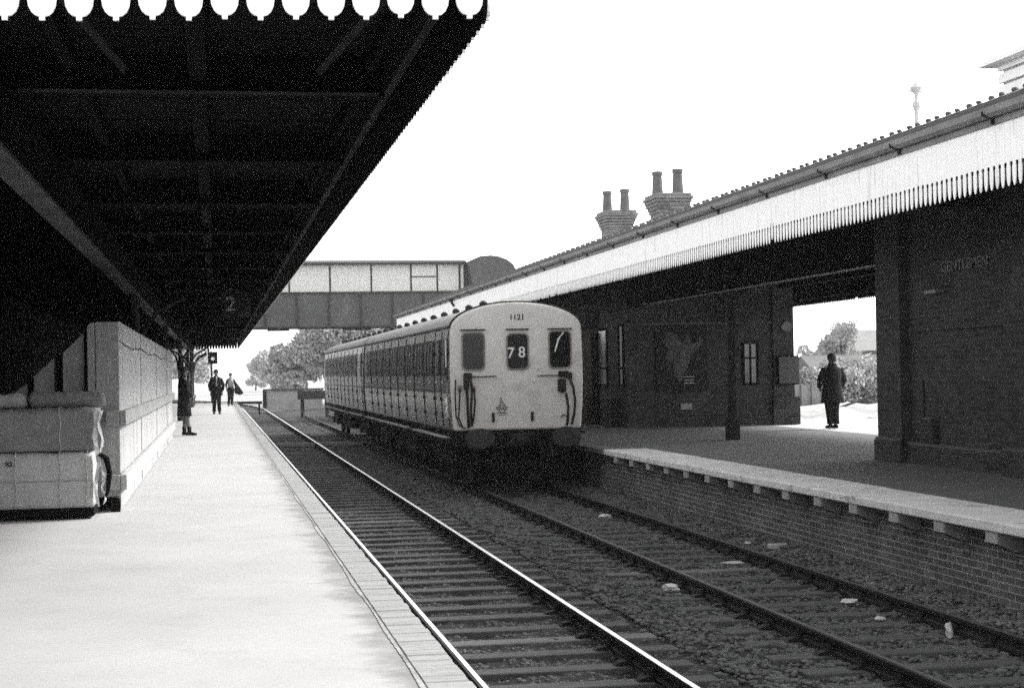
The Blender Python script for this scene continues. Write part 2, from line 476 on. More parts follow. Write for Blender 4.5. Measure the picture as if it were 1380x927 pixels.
# ================================================================== RIGHT PLATFORM
PR = .80
tag(MB().box(8.25, 14.45, 3, 96, -.32, PR).build('right_platform', m_tarmac), kind='structure')
c1, c2 = MB(), MB()
y = 3.0
while y < 95:
    L_ = 1.19
    q = c1 if y+L_ < 32.6 else c2
    dx = random.uniform(-.012,.012); dz = random.uniform(-.004,.004)
    q.box(7.36+dx, 8.247, y+.006, y+L_-.006, PR-.10, PR+.004+dz)
    y += L_
tag(c1.build('platform_coping', m_coping, bevel=.016, seg=2), kind='structure')
tag(c2.build('platform_coping_worn', m_copdk, bevel=.014, seg=2), kind='structure')
tag(MB().box(7.66, 8.24, 3, 95, -.32, PR-.103).build('right_platform_wall', m_facebr), kind='structure')
w2 = MB().box(7.60, 7.657, 32.3, 32.9, -.3, PR-.104)
tag(w2.build('platform_wall_buttress', m_facebr), kind='structure')
first = None
for k in range(17):
    y = 11.6+1.19*k
    if first is None:
        r = thing('corbel', (7.66, y, 0), 'concrete corbel block carrying the white coping of the opposite platform', 'corbel', 'corbels under the white platform coping')
        q = MB().prism([(7.39,PR-.104),(7.655,PR-.104),(7.655,PR-.30),(7.58,PR-.30),(7.39,PR-.215)], 'Y', y-.13, y+.13)
        q.build('block', m_corbel, r, bevel=.008)
        MB().box(7.378, 7.389, y-.12, y+.12, PR-.21, PR-.108).build('lit_face', mat('skylit_corbel_end', .32, .85), r)  # thin plate, sky light on the outer face painted as a paler colour
        first = (r, kids(r))
    else:
        r = first[0].copy(); COL.objects.link(r); r.location = (7.66, y, 0)
        for c in first[1]:
            d = c.copy(); COL.objects.link(d); d.parent = r

# forecourt beyond the passage, rough bank behind it
tag(MB().box(14.46, 60, 3, 47, -.3, PR-.01).build('forecourt', m_yard), kind='structure')
bk = MB(); nx, ny = 70, 46
for j in range(ny+1):
    for i in range(nx+1):
        x = 12+i*1.0; y = 46.8+j*1.3
        h = PR-.05+min(1.0,(j)/6)*.2+.12*math.sin(x*1.9+y)*math.sin(y*1.1)+random.uniform(-.09,.09)
        bk.v.append((x,y,h))
for j in range(ny):
    for i in range(nx):
        q = j*(nx+1)+i; bk.f.append((q,q+1,q+nx+2,q+nx+1))
tag(bk.build('rough_bank', m_bank), kind='structure')

# ================================================================== LEFT CANOPY
def valance(mb, axis, a0, a1, fixed, th, ztop, ztip, pitch, shape, slope=0, flat=False):
    """row of shaped vertical boards; shape = right half outline (offset fraction of half pitch, height above the tip)"""
    k = int(abs(a1-a0)/pitch)
    for i in range(k):
        c = a0+(i+.5)*pitch*(1 if a1 > a0 else -1)
        h = pitch/2-.0015
        dz = 0 if flat else random.uniform(-.004,.004)-slope*abs(c-a1)+(random.uniform(.02,.06) if random.random() < .025 and pitch < .13 else 0)
        right = [(c+h*fx, ztip+dz+z) for fx,z in shape]
        poly = [(c-h, ztop),(c+h, ztop)]+right+[(2*c-u, w) for u,w in reversed(right)]
        if axis == 'Y': mb.prism(poly, 'X', fixed, fixed+th)
        else: mb.prism(poly, 'Y', fixed, fixed+th)
LSH = [(1,.17),(.86,.16),(.84,.10),(.76,.058),(.6,.034),(.38,.02),(.17,.016),(.16,0)]
LC = thing('platform_canopy', (-1.5, 6.95, PL), 'dark underside of the near platform canopy with white scalloped edge boards', 'canopy')
LY0, LY1, LX0, LX1 = 6.98, 90.0, -4.25, 1.16
roof = MB().prism([(LX0,4.26),(LX1,4.26),(LX1,4.46),(-1.5,4.62),(LX0,4.46)], 'Y', LY0, LY1)
roof.build('roof', m_slate, LC)
sb = MB(); y = LY0+.03
while y < LY1-.2:
    w = .19
    sb.box(LX0+.02, LX1-.03, y+.004, y+w-.003, 4.225+random.uniform(-.006,.004), 4.256)
    y += w if y < 40 else .5
    if y >= 40: sb.box(LX0+.02, LX1-.03, y, y+.46, 4.225, 4.256)
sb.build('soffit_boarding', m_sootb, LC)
va = MB(); valance(va, 'Y', LY0, LY1, LX1+.003, .016, 4.44, 3.83, .14, LSH); va.build('valance', m_white, LC)
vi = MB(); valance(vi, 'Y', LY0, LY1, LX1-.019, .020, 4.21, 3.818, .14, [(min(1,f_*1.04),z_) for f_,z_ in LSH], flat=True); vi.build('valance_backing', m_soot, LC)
ve = MB(); valance(ve, 'X', LX0, LX1+.019, LY0-.022, .016, 4.44, 3.823, .146, LSH, .024); ve.build('valance', m_white, LC)
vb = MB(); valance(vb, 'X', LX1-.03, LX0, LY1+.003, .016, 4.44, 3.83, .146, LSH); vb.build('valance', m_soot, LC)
k = 0; y = 10.0
while y < 89:
    bm = MB().box(LX0+.05, 1.02, y-.012, y+.012, 4.0, 4.22)
    bm.box(LX0+.05, 1.02, y-.07, y+.07, 3.985, 4.0)
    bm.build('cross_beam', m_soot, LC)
    MB().box(-1.1, .98, y-.074, y-.070, 3.984, 4.002).build('flange_edge', m_ironl if y < 11 else m_iron, LC)
    y += 3.2
MB().box(LX1-.05-.05, LX1-.05, LY0+.1, LY1-.1, 4.08, 4.21).build('edge_plate', m_iron, LC)
for x, w, z in ((-.08,.05,4.06),(-.80,.035,4.10),(.92,.02,4.10)):
    MB().box(x-w, x+w, LY0+.05, LY1-.1, z, 4.222).build('purlin', m_soot, LC)
MB().box(-1.26, -1.14, LY0+.05, LY1-.3, 3.60, 3.98).build('spine_beam', m_ironl if False else m_soot, LC)
MB().box(-1.29, -1.11, LY0+.05, LY1-.3, 3.575, 3.598).build('spine_flange', m_ironl, LC)
for s, xx_ in ((1,.9),(-1,-.78)):
    for y in (7.9,):
        MB().tube([(xx_-s*.30, y+1.5, 4.03),(xx_, y-.7, 4.12)], .028, 4).build('brace', m_iron, LC)
def column(x, y, z0, z1, parent, r=.075, br=1.0):
    c = MB().tube([(x,y,z0),(x,y,z0+.5),(x,y,z0+.52),(x,y,z1)], [r*1.5,r*1.5,r,r*.85], 12)
    o = c.build('column', m_ironl, parent, smooth=False)
    q = MB()
    for s in (-1,1):
        q.tube([(x,y+s*.05,z1-1.0*br),(x,y+s*.12,z1-.55*br),(x,y+s*.35,z1-.22*br),(x,y+s*.75*br,z1-.02)], [.03,.035,.04,.05], 6)
        q.tube([(x+s*.05,y,z1-1.0*br),(x+s*.12,y,z1-.55*br),(x+s*.35,y,z1-.22*br),(x+s*.75*br,y,z1-.02)], [.03,.035,.04,.05], 6)
    q.build('bracket', m_iron, o)
for y in (26.0, 41.9, 58, 74, 84, 89): column(-1.2, y, PL, 3.585, LC)

# building wall on the left platform
LB = thing('station_building', (-4.4, 5, PL), 'dark wall of the station building under the near platform canopy', 'building')
MB().box(-4.6, -4.27, 3, 88, PL-.01, 4.5).build('wall', mat('sooty_brick', 0.006, .9, .3, 1.2, .2, 25, brick=(.23,.075,.006,1.3), bump=.4, spec=.03), LB)
for y in (20, 34, 50, 66):
    MB().box(-4.268, -4.22, y, y+1.1, PL, 3.1).build('door', m_soot, LB)

# hanging platform number
s2 = thing('platform_sign', (.36, 30, 3.985), 'small dark hanging board with the number 2 under the near canopy', 'sign')
MB().box(.10, .62, 29.98, 30.02, 3.40, 3.84).build('board', m_sign, s2)
for x in (.16,.56): MB().tube([(x,30,3.84),(x,30,4.20)], .008, 6).build('hanger', m_iron, s2)
text('number', '2', .36, (.275,29.975,3.61), FACE_CAM, m_faded, s2)

# ================================================================== HOARDING, BALES
H = thing('hoarding', (-1.2, 18.8, PL), 'tall pale board hoarding with timber rails along the near platform', 'hoarding')
bd = MB(); y = 18.86
while y < 40.9:
    bd.box(-1.09, -1.045+random.uniform(-.002,.002), y+.002, y+.2-.002, PL+.02, 2.955+random.uniform(-.004,.004)); y += .2
bd.build('boarding', m_hoard, H)
ep = MB().prism([(-1.30,PL+.16),(-1.045,PL+.16),(-1.045,2.955),(-1.30,2.955)], 'Y', 18.80, 18.856); ep.build('end_board', m_hoardd, H, bevel=.012)
ep = MB().prism([(-1.385,PL+.16),(-1.305,PL+.16),(-1.305,2.955),(-1.35,2.94),(-1.385,2.90)], 'Y', 18.805, 18.86); ep.build('end_board', m_hoardd, H, bevel=.006)
ep = MB().prism([(-1.66,PL+.1),(-1.43,PL+.1),(-1.43,2.845),(-1.66,2.62)], 'Y', 18.95, 19.0); ep.build('end_board', m_hoardd, H, bevel=.008)
ep = MB().prism([(-1.98,PL+.1),(-1.76,PL+.1),(-1.76,2.565),(-1.98,2.37)], 'Y', 19.05, 19.1); ep.build('end_board', m_hoardd, H, bevel=.008)
ep = MB().prism([(-2.2,PL+.1),(-2.05,PL+.1),(-2.05,2.30),(-2.2,2.2)], 'Y', 19.15, 19.2); ep.build('end_board', m_hoardd, H, bevel=.008)
for x, z in ((-1.405,2.86),(-1.71,2.62),(-2.02,2.36)):
    MB().box(x-.03, x+.03, 19.12, 19.2, PL, z).build('post', m_soot, H)
for z0, z1, end in ((1.82,1.98,-1.19),(1.115,1.28,-1.18)):
    MB().box(-1.043, -.975, 18.72, 40.95, z0, z1).build('waling', m_waling if z0 > 1.5 else m_hoard, H, bevel=.008)
    MB().box(end, -1.046, 18.70, 18.797, z0, z1).build('waling_end', m_waling, H, bevel=.008)
MB().box(-1.043, -1.036, 18.8, 40.9, 1.285, 1.297).build('dark_line', m_crack, H)  # thin darker line above the lower waling
MB().box(-1.15, -1.05, 18.74, 18.79, PL, PL+.15).build('skid', m_dark, H)
ln = MB(); z = 2.74; y = 18.9; pp = []
while y < 40.6: pp.append((-1.041, y, 2.72+.02*math.sin(y*1.1)+.01*math.sin(y*3.7))); y += .5
ln.tube(pp, .007, 4).build('cable', m_dark, H)
for y in (24.1, 30.2, 36.4):
    MB().box(-1.044,-1.038,y,y+.03,PL+.05,2.95).build('joint', m_hoardd, H)

def parcel(name, label, x0, x1, y0, y1, z0, z1, m, strings, bev=.03, cat='parcel', wrinkle=.01):
    t = thing(name, ((x0+x1)/2,(y0+y1)/2,z0), label, cat)
    mb = MB(); nx_, nz_ = 28, 12
    # front, top and sides as a lumpy grid box
    vs = {}
    def P(i,j,k):
        key = (i,j,k)
        if key not in vs:
            u, v_, w = i/nx_, j/6, k/nz_
            x = x0+(x1-x0)*u; y = y0+(y1-y0)*v_; z = z0+(z1-z0)*w
            d = wrinkle*(math.sin(x*17+z*9)*.5+math.sin(z*31-x*11)*.3+random.uniform(-.3,.3))
            sg = 1 if w > 0 else 0
            if j == 0: y += d
            if k == nz_: z += d*1.2-.02*math.sin(u*PI*3)*wrinkle*20*.3
            if i == nx_: x += d
            if i == 0: x -= d
            # rounded long edges
            if (i in (0,nx_)) and (k == nz_): z -= bev*.7; x += bev*.5*(1 if i == 0 else -1)
            if j == 0 and k == nz_: z -= bev*.6; y += bev*.5
            vs[key] = len(mb.v); mb.v.append((x,y,z))
        return vs[key]
    for i in range(nx_):
        for k in range(nz_):
            mb.f.append((P(i,0,k),P(i+1,0,k),P(i+1,0,k+1),P(i,0,k+1)))
            mb.f.append((P(i,6,k),P(i,6,k+1),P(i+1,6,k+1),P(i+1,6,k)))
        for j in range(6):
            mb.f.append((P(i,j,nz_),P(i+1,j,nz_),P(i+1,j+1,nz_),P(i,j+1,nz_)))
            mb.f.append((P(i,j,0),P(i,j+1,0),P(i+1,j+1,0),P(i+1,j,0)))
    for j in range(6):
        for k in range(nz_):
            mb.f.append((P(nx_,j,k),P(nx_,j+1,k),P(nx_,j+1,k+1),P(nx_,j,k+1)))
            mb.f.append((P(0,j,k),P(0,j,k+1),P(0,j+1,k+1),P(0,j+1,k)))
    w = mb.build('wrapping', m, t, smooth=True)
    for sx_ in strings:
        pts = []
        for q in range(9):
            z = z0+(z1-z0)*q/8
            pts.append((sx_+.008*math.sin(q*1.3+sx_*7), y0-.012-wrinkle, z))
        pts.append((sx_, y1*.3+y0*.7, z1+.008))
        MB().tube(pts, .0045, 5).build('string', m_string, t)
    return t
p1 = parcel('wrapped_bale', 'dark grey wrapped bale lying on top of the buff bale by the hoarding', -3.4, -1.27, 18.0, 18.62, 1.585, 2.03, m_paper1, (-1.61,-2.95), wrinkle=.011)
p2 = parcel('wrapped_bale', 'buff paper wrapped bale tied with white string at the foot of the pile', -3.4, -1.28, 17.95, 18.62, .995, 1.575, m_paper2, (-2.06,-1.61,-1.34,-3.0), wrinkle=.006)
text('marking', 'R2', .07, (-2.12,17.93,1.46), FACE_CAM, m_dark, p2, depth=.002)
MB().box(-3.3,-1.3,17.938,17.942,1.27,1.276).build('fold', m_paper1, p2)
rl = thing('rolled_bundle', (-2.0, 18.3, 2.03), 'grey rolled bundle lying on top of the bale pile', 'bundle')
mb = MB(); pts = []; rr = []
for i in range(24):
    x = -1.95+.78*i/23; pts.append((x, 18.3, 2.115+.004*math.sin(i*1.7))); rr.append(.085+.004*math.sin(i*2.3)-(.02 if i in (0,23) else 0))
mb.tube(pts, rr, 14).build('cloth', m_paper1, rl, smooth=True)
rl = thing('rolled_bundle', (-2.5, 18.3, 2.03), 'lighter rolled bundle lying behind the other at the outer end of the pile', 'bundle')
mb = MB(); pts = []; rr = []
for i in range(24):
    x = -3.3+1.33*i/23; pts.append((x, 18.33, 2.11+.004*math.sin(i*1.3))); rr.append(.078+.005*math.sin(i*1.9)-(.02 if i in (0,23) else 0))
mb.tube(pts, rr, 14).build('cloth', m_paper2, rl, smooth=True)
tr = thing('flat_trolley', (-2.3,18.3,PL), 'low black platform trolley under the wrapped bales', 'trolley')
MB().box(-3.5,-1.27,17.93,18.66,PL+.03,.99).build('deck', m_dark, tr, bevel=.008)
for x in (-3.2,-1.5):
    for y in (18.03,18.55):
        MB().tube([(x-.03,y,PL+.03),(x+.03,y,PL+.03)], .03, 12).build('wheel', m_rubber, tr)
# loose tarpaulin and string ends hanging off the side of the pile
tp = thing('torn_wrapping', (-1.22,18.1,1.0), 'torn pale wrapping and string ends hanging off the side of the bale pile', 'wrapping')
mb = MB()
for (xa, w, zt, zb) in ((-1.235,.055,2.03,1.0),(-1.195,.03,2.0,1.25),(-1.17,.03,1.45,1.02)):
    base = len(mb.v); n_ = 14
    for i in range(n_+1):
        f = i/n_; z = zt+(zb-zt)*f; ww = w*(1-.6*f)+.008*math.sin(i*2.1)
        x = xa+.018*math.sin(i*.9+xa*40)
        mb.v.append((x-ww/2, 17.90+.02*math.sin(i*1.4), z)); mb.v.append((x+ww/2, 17.93+.02*math.cos(i*1.2), z))
    for i in range(n_): q = base+2*i; mb.f.append((q,q+1,q+3,q+2))
o = mb.build('sheet', m_string, tp); md = o.modifiers.new('thick','SOLIDIFY'); md.thickness = .003
MB().tube([(-1.21,17.9,1.55),(-1.14,17.92,1.5),(-1.11,17.95,1.35),(-1.13,17.93,1.15),(-1.19,17.9,1.02)], [.02,.035,.03,.02,.01], 8).build('flap', m_dark, tp)

# ================================================================== RIGHT CANOPY
RSH = [(1,.25),(.52,.245),(.50,.215),(.66,.20),(.64,.12),(.58,.075),(.42,.035),(.22,.012),(.06,0)]
RC = thing('platform_canopy', (9.5, 5, PR), 'long canopy of the opposite platform with deep white fretted valance and gutter', 'canopy')
RY0, RY1 = 4.0, 74.5
va = MB(); valance(va, 'Y', RY0, RY1, 8.0, .009, 4.865, 4.13, .127, RSH); va.build('valance', m_white, RC)
va = MB(); valance(va, 'X', 8.02, 10.7, RY1, .02, 4.83, 4.13, .127, RSH); va.build('valance', m_white, RC)
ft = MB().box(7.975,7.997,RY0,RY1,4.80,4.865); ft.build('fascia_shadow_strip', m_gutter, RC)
gt = MB().prism([(7.86,4.965),(7.87,4.90),(7.91,4.868),(8.02,4.868),(8.02,4.965),(8.0,4.965),(7.99,4.90),(7.90,4.90),(7.885,4.965)], 'Y', RY0-.05, RY1+.05); gt.build('gutter', m_gutter, RC)
rf = MB().prism([(8.0,4.97),(9.5,5.56),(9.62,5.56),(10.72,5.15),(10.72,4.87),(8.03,4.87)], 'Y', RY0, RY1-.02); rf.build('roof', m_lead, RC)
rg = MB().prism([(9.44,5.565),(9.68,5.565),(9.6,5.60),(9.52,5.60)], 'Y', RY0, RY1); rg.build('ridge_capping', m_conc, RC)
rb = MB(); y = RY0+.1
while y < RY1:
    rb.tube([(8.05,y,4.995),(9.48,y,5.57)], .014, 5)
    rb.ball((9.5,y,5.61), (.045,.032,.03), 8, 4); y += .62
y = RY0+.1
while y < RY1:
    rb.ball((9.52,y+.31,5.615), (.05,.04,.035), 8, 4); y += .62
rb.build('roof_rolls', m_lead, RC)
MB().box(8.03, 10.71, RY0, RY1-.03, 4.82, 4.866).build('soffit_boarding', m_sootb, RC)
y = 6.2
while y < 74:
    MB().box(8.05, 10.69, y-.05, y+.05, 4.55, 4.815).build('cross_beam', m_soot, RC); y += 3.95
# roof of the covered passage between the two buildings
MB().box(10.73, 16.82, 25.62, 43.05, 4.75, 5.05).build('passage_roof', m_sootb, RC)
MB().box(10.82, 10.98, 25.65, 43.0, 3.98, 4.745).build('passage_beam', m_soot, RC)
MB().box(10.79, 10.81, 26.0, 41.5, 3.975, 4.005).build('beam_flange', m_faded, RC)
va = MB(); valance(va, 'Y', 26.0, 60, 16.84, .02, 4.9, 4.10, .127, [(1,.10),(.8,.08),(.5,.02),(.1,0)]); va.build('rear_valance', m_soot, RC)
MB().box(16.80, 16.83, 25.95, 60, 4.25, 4.33).build('rear_fascia', m_ironl, RC)
MB().box(12.5, 12.7, 26.0, 43, 4.45, 4.745).build('passage_beam', m_soot, RC)
MB().box(14.9, 15.1, 26.0, 43, 4.45, 4.745).build('passage_beam', m_soot, RC)
pc = MB().box(10.82, 10.98, 34.4, 34.56, PR+.45, 3.975); pco = pc.build('column', m_iron, RC, bevel=.015)
MB().box(10.77, 11.03, 34.35, 34.61, PR, PR+.45).build('column_base', m_iron, pco, bevel=.02)
MB().tube([(10.9,34.45,3.3),(10.9,34.0,3.75),(10.9,33.5,3.96)], [.03,.035,.05], 6).build('bracket', m_iron, pco)
MB().tube([(10.9,34.5,3.3),(10.9,35.0,3.75),(10.9,35.5,3.96)], [.03,.035,.05], 6).build('bracket', m_iron, pco)
rp_ = MB().tube([(7.9,56.0,4.86),(7.9,56.0,4.72),(7.98,56.0,4.6)], .05, 8); rp_.build('rainwater_outlet', m_iron, RC)

y = 6.5
while y < 74:
    MB().prism([(7.94,4.80),(7.972,4.80),(7.972,4.866),(7.85,4.90),(7.845,4.93),(7.835,4.93),(7.84,4.885),(7.94,4.855)], 'Y', y, y+.03).build('gutter_bracket', m_iron, RC); y += 2.4
# ------------------------------------------------------------------ buildings on the right platform
NB = thing('station_building', (13.5, 20, PR), 'near brick station building with the gentlemen lettering beside the open passage', 'building')
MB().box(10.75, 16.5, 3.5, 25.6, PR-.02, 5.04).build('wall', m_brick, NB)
for a, b_ in ((24.75,25.7),(20.2,21.25),(14.5,15.5),(9,10)):
    MB().box(10.58, 10.748, a, b_, PR, 4.8).build('pilaster', m_brick, NB)
    MB().box(10.52, 10.577, a-.04, b_+.04, PR, 1.14).build('pilaster_base', m_brick, NB, bevel=.01)
    MB().box(10.54, 10.577, a-.02, b_+.02, 1.142, 1.18).build('base_cap', m_stone, NB)
for a, b_ in ((21.3,24.7),(15.55,20.15),(10.05,14.45)):
    MB().box(10.66, 10.747, a, b_, PR, 1.08).build('plinth', m_brick, NB)
    MB().box(10.65, 10.747, a, b_, 1.082, 1.13).build('plinth_cap', m_stone, NB)
    MB().box(10.70, 10.747, a, b_, 2.85, 2.90).build('string_course', m_brick, NB)
text('lettering', 'GENTLEMEN', .22, (10.738, 22.75, 3.78), FACE_WEST, mat('worn_wall_lettering', 0.13, .8, .4, 8, .2, 60), NB, sx=1.25)
MB().box(10.6, 10.745, 23.45, 23.85, 3.40, 3.45).build('bracket_lamp', mat('dim_enamel', 0.15, .5), NB)
MB().box(10.63, 10.745, 23.75, 24.05, 1.14, 1.50).build('meter_box', m_brick, NB, bevel=.01)
MB().box(10.63, 10.745, 23.74, 24.06, 1.503, 1.53).build('box_lid', m_stone, NB)
MB().tube([(10.72,24.25,1.15),(10.72,24.25,2.1)], .02, 6).build('pipe', m_ironl, NB)
# clapboarded upper storey
MB().box(13.0, 17.2, 6, 25.9, 4.9, 7.3).build('upper_wall', m_clads, NB)
cl = MB(); z = 5.1
while z < 7.25:
    cl.prism([(12.93,z),(12.995,z),(12.995,z+.17),(12.965,z+.17)], 'Y', 6, 25.97); z += .21
cl.build('clapboards', m_cladp, NB)
MB().box(12.72, 17.6, 5.6, 26.25, 7.30, 7.37).build('eaves', m_cladp, NB)  # eaves made near-white, lens flare put into their colour
MB().prism([(12.72,7.372),(17.6,7.372),(15.1,8.3)], 'Y', 5.6, 26.25).build('upper_roof', m_slate, NB)

FB = thing('station_building', (13, 43, PR), 'far brick station building with the poster wall and the two chimney stacks', 'building')
k_ = 43/41.3
def fz(z): return 2.32+(z-2.32)*k_
def fx(x): return x*k_
FX0, FX1 = 10.75, 15.3
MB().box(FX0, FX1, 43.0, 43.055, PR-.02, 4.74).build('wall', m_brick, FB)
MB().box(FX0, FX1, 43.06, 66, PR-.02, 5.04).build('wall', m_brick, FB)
MB().box(FX1-.55, FX1+.03, 42.93, 42.998, PR, 4.74).build('corner_pilaster', m_brick, FB)
MB().box(FX1-.6, FX1+.16, 42.87, 42.928, PR, 1.55).build('pilaster_base', m_brick, FB, bevel=.01)
MB().box(FX1+.032, FX1+.16, 42.93, 43.5, PR, 1.55).build('pilaster_base', m_brick, FB)
MB().box(FX0-.05, FX1-.62, 42.93, 42.997, PR, 1.08).build('plinth', m_brick, FB)
MB().box(FX0, FX1-.56, 42.96, 42.997, 3.52, 3.57).build('string_course', m_stone, FB)
rr_ = MB().prism([(10.8,5.16),(16.9,5.06),(13.8,6.75)], 'Y', 43.06, 66.2); rr_.build('roof', m_slate, FB)
for q, (cy, zt, w) in enumerate(((56.3,7.85,1.0),(49.6,7.72,1.0))):
    cx = 13.75
    st = MB()
    s_ = 1.0
    st.box(cx-.42, cx+.42, cy-.42*1.35, cy+.42*1.35, 5.4, zt-.62)
    for i in range(5):
        e_ = .42+.035*(i+1)
        st.box(cx-e_, cx+e_, cy-e_*1.3, cy+e_*1.3, zt-.62+.002+i*.1, zt-.62+i*.1+.1)
    st.box(cx-.55, cx+.55, cy-.7, cy+.7, zt-.118, zt-.03)
    st.box(cx-.45, cx+.45, cy-.61, cy+.61, zt-1.35, zt-1.25)
    so = st.build('chimney', m_chim, FB, bevel=.01, seg=1)
    for dy in (-.33,.33):
        py = cy+dy
        pot = MB().tube([(cx-dy*.7,py,zt-.04),(cx-dy*.7,py,zt+.1),(cx-dy*.7,py,zt+.6),(cx-dy*.7,py,zt+.61),(cx-dy*.7,py,zt+.72),(cx-dy*.7,py,zt+.722),(cx-dy*.7,py,zt+.6)],
                        [.18,.175,.145,.17,.17,.13,.10], 14)
        pot.build('chimney_pot', m_pot, so)
# poster wall details (things fixed to the wall stay parts, removable boards are things)
def win(x0,x1,z0,z1,y,parent,pm=m_pane):
    f = MB()
    t_ = .05
    f.box(x0-t_,x1+t_,y-.05,y-.002,z1,z1+t_); f.box(x0-t_,x1+t_,y-.05,y-.002,z0-t_,z0)
    f.box(x0-t_,x0-.001,y-.05,y-.002,z0,z1); f.box(x1+.001,x1+t_,y-.05,y-.002,z0,z1)
    f.box((x0+x1)/2-.02,(x0+x1)/2+.02,y-.045,y-.003,z0,z1)
    f.box(x0,x1,y-.04,y-.004,z0+(z1-z0)*.62,z0+(z1-z0)*.62+.04)
    fo = f.build('window', m_soot, parent)
    MB().box(x0,x1,y-.012,y-.005,z0,z1).build('pane', pm, fo)
win(fx(13.40), fx(13.72), fz(1.95), fz(2.95), 42.998, FB)
# facade towards the track: bay with tall windows between brick piers
def wwin(y0,y1,z0,z1,x,parent,pm):
    f = MB(); t_ = .06
    f.box(x-.05,x-.002,y0-t_,y1+t_,z1,z1+t_); f.box(x-.05,x-.002,y0-t_,y1+t_,z0-t_,z0)
    f.box(x-.05,x-.002,y0-t_,y0-.001,z0,z1); f.box(x-.05,x-.002,y1+.001,y1+t_,z0,z1)
    f.box(x-.045,x-.003,y0,y1,z0+.42,z0+.47)
    fo = f.build('window', m_soot, parent)
    MB().box(x-.012,x-.005,y0,y1,z0,z1).build('pane', pm, fo)
wwin(45.35,46.5,1.95,3.45,10.749,FB,m_pane)
wwin(43.45,43.85,1.95,3.5,10.749,FB,m_pane2)
wwin(49.5,50.6,1.95,3.45,10.749,FB,m_pane)
for a, b_ in ((43.95,45.15),(47.0,48.4),(51.2,52.6)):
    MB().box(10.5, 10.748, a, b_, PR, 1.55).build('pier', m_brick, FB)
    MB().box(10.46, 10.748, a-.05, b_+.05, 1.552, 1.64).build('pier_cap', m_stone, FB)
MB().box(10.66,10.747,46.4,47.0,PR,3.4).build('door', m_soot, FB)

po = thing('wall_poster', (fx(11.7), 42.99, fz(1.89)), 'dark poster with a pale tapering figure on the passage wall', 'poster')
MB().box(fx(11.05), fx(12.4), 42.965, 42.995, fz(1.75), fz(3.45)).build('board', m_sign, po)
out = [(11.30,3.20),(11.42,3.30),(11.60,3.18),(11.72,3.02),(11.85,3.12),(11.92,3.24),(11.98,3.02),(12.05,2.98),(12.18,3.05),(12.22,3.22),(12.27,3.05),(12.2,2.88),(12.05,2.75),(11.9,2.45),(11.75,2.15),(11.66,1.95),(11.58,2.1),(11.48,2.3),(11.34,2.33),(11.42,2.5),(11.30,2.66),(11.38,2.85),(11.24,3.0)]
MB().prism([(fx(a), fz(c)) for a,c in out], 'Y', 42.955, 42.963).build('figure', mat('faded_poster_ink', 0.068, .8, .5, 5, .3, 18, spots=(6,.55,.5)), po)
pt = MB()
for z in (2.12,2.04,1.96): pt.box(fx(11.78), fx(12.05), 42.957, 42.963, fz(z), fz(z)+.03)
pt.build('small_print', m_faded, po)
ns = thing('small_notice', (fx(11.8), 42.99, fz(1.3)), 'small pale notice low on the passage wall below the poster', 'notice')
MB().box(fx(11.68), fx(11.98), 42.965, 42.995, fz(1.3), fz(1.45)).build('board', m_faded, ns)
kc = thing('round_sign', (FX1-.2, 42.9, fz(3.39)), 'pale round disc sign at the corner of the passage wall', 'sign')
MB().tube([(FX1-.17,42.925,fz(3.38)),(FX1-.17,42.88,fz(3.38))], .145, 24).build('disc', mat('dull_disc', 0.12, .6), kc)
nb = thing('notice_board', (FX1-.1, 42.9, fz(1.9)), 'brownish notice board projecting at the edge of the open passage', 'notice board')
MB().box(FX1-.44, FX1+.12, 42.80, 42.86, fz(1.92), fz(2.60)).build('board', mat('notice_board_panel', 0.07, .8), nb)
MB().box(FX1-.47, FX1+.13, 42.862, 42.925, fz(1.89), fz(2.63)).build('backing', m_soot, nb)
hs = thing('hanging_sign', (fx(13.5), 41, 3.5), 'dim square hanging sign over the small passage window', 'sign')
MB().box(fx(13.35), fx(13.8), 42.3, 42.34, fz(3.22), fz(3.66)).build('board', mat('dim_sign_face', 0.04, .8, .4, 6, .2, 20), hs)
for x in (13.4,13.75): MB().tube([(fx(x),42.32,fz(3.66)),(fx(x),42.32,4.76)], .01, 6).build('hanger', m_iron, hs)
s3 = thing('platform_sign', (9.3, 42, 3.9), 'dark hanging board with the number 3 on the opposite platform', 'sign')
MB().box(9.0, 9.75, 42.0, 42.05, 3.40, 3.95).build('board', m_sign, s3)
for x in (9.1,9.65): MB().tube([(x,42.02,3.95),(x,42.02,4.82)], .01, 6).build('hanger', m_iron, s3)
text('number', '3', .42, (9.32,41.995,3.66), FACE_CAM, mat('dim_lettering', 0.05, .8), s3)

# ================================================================== TRAIN
CX = 5.86
def side_profile():
    # half section: lower body, waist, window line, cantrail, elliptical roof
    return [(1.27,1.20),(1.30,1.55),(1.325,2.0),(1.325,2.5),(1.30,3.0),(1.275,3.235)]
def half_width(z):
    p = side_profile()
    for (a,za),(b_,zb) in zip(p, p[1:]):
        if za <= z <= zb: return a+(b_-a)*(z-za)/(zb-za)
    return p[-1][0] if z > p[-1][1] else p[0][0]
def roof_arc(w, z0, apex, n_=22, e=2.5):
    pts = []
    for i in range(n_+1):
        t = PI*i/n_
        c_, s_ = math.cos(t), math.sin(t)
        pts.append((w*c_, z0+(apex-z0)*s_))
    return pts
m_train2 = mat('second_coach_side_paint', .05, .4, .3, 1.4, .2, 14, stretch=(1,2.5,.6), coat=.15, tint=COOL)  # lighter side tone for the second coach
m_waist2 = mat('second_coach_lower_sheen', .12, .4, .25, 1.5, .2, 14, stretch=(1,2.5,.6), coat=.2, tint=COOL)  # second coach, reflected light again put into the lower colour
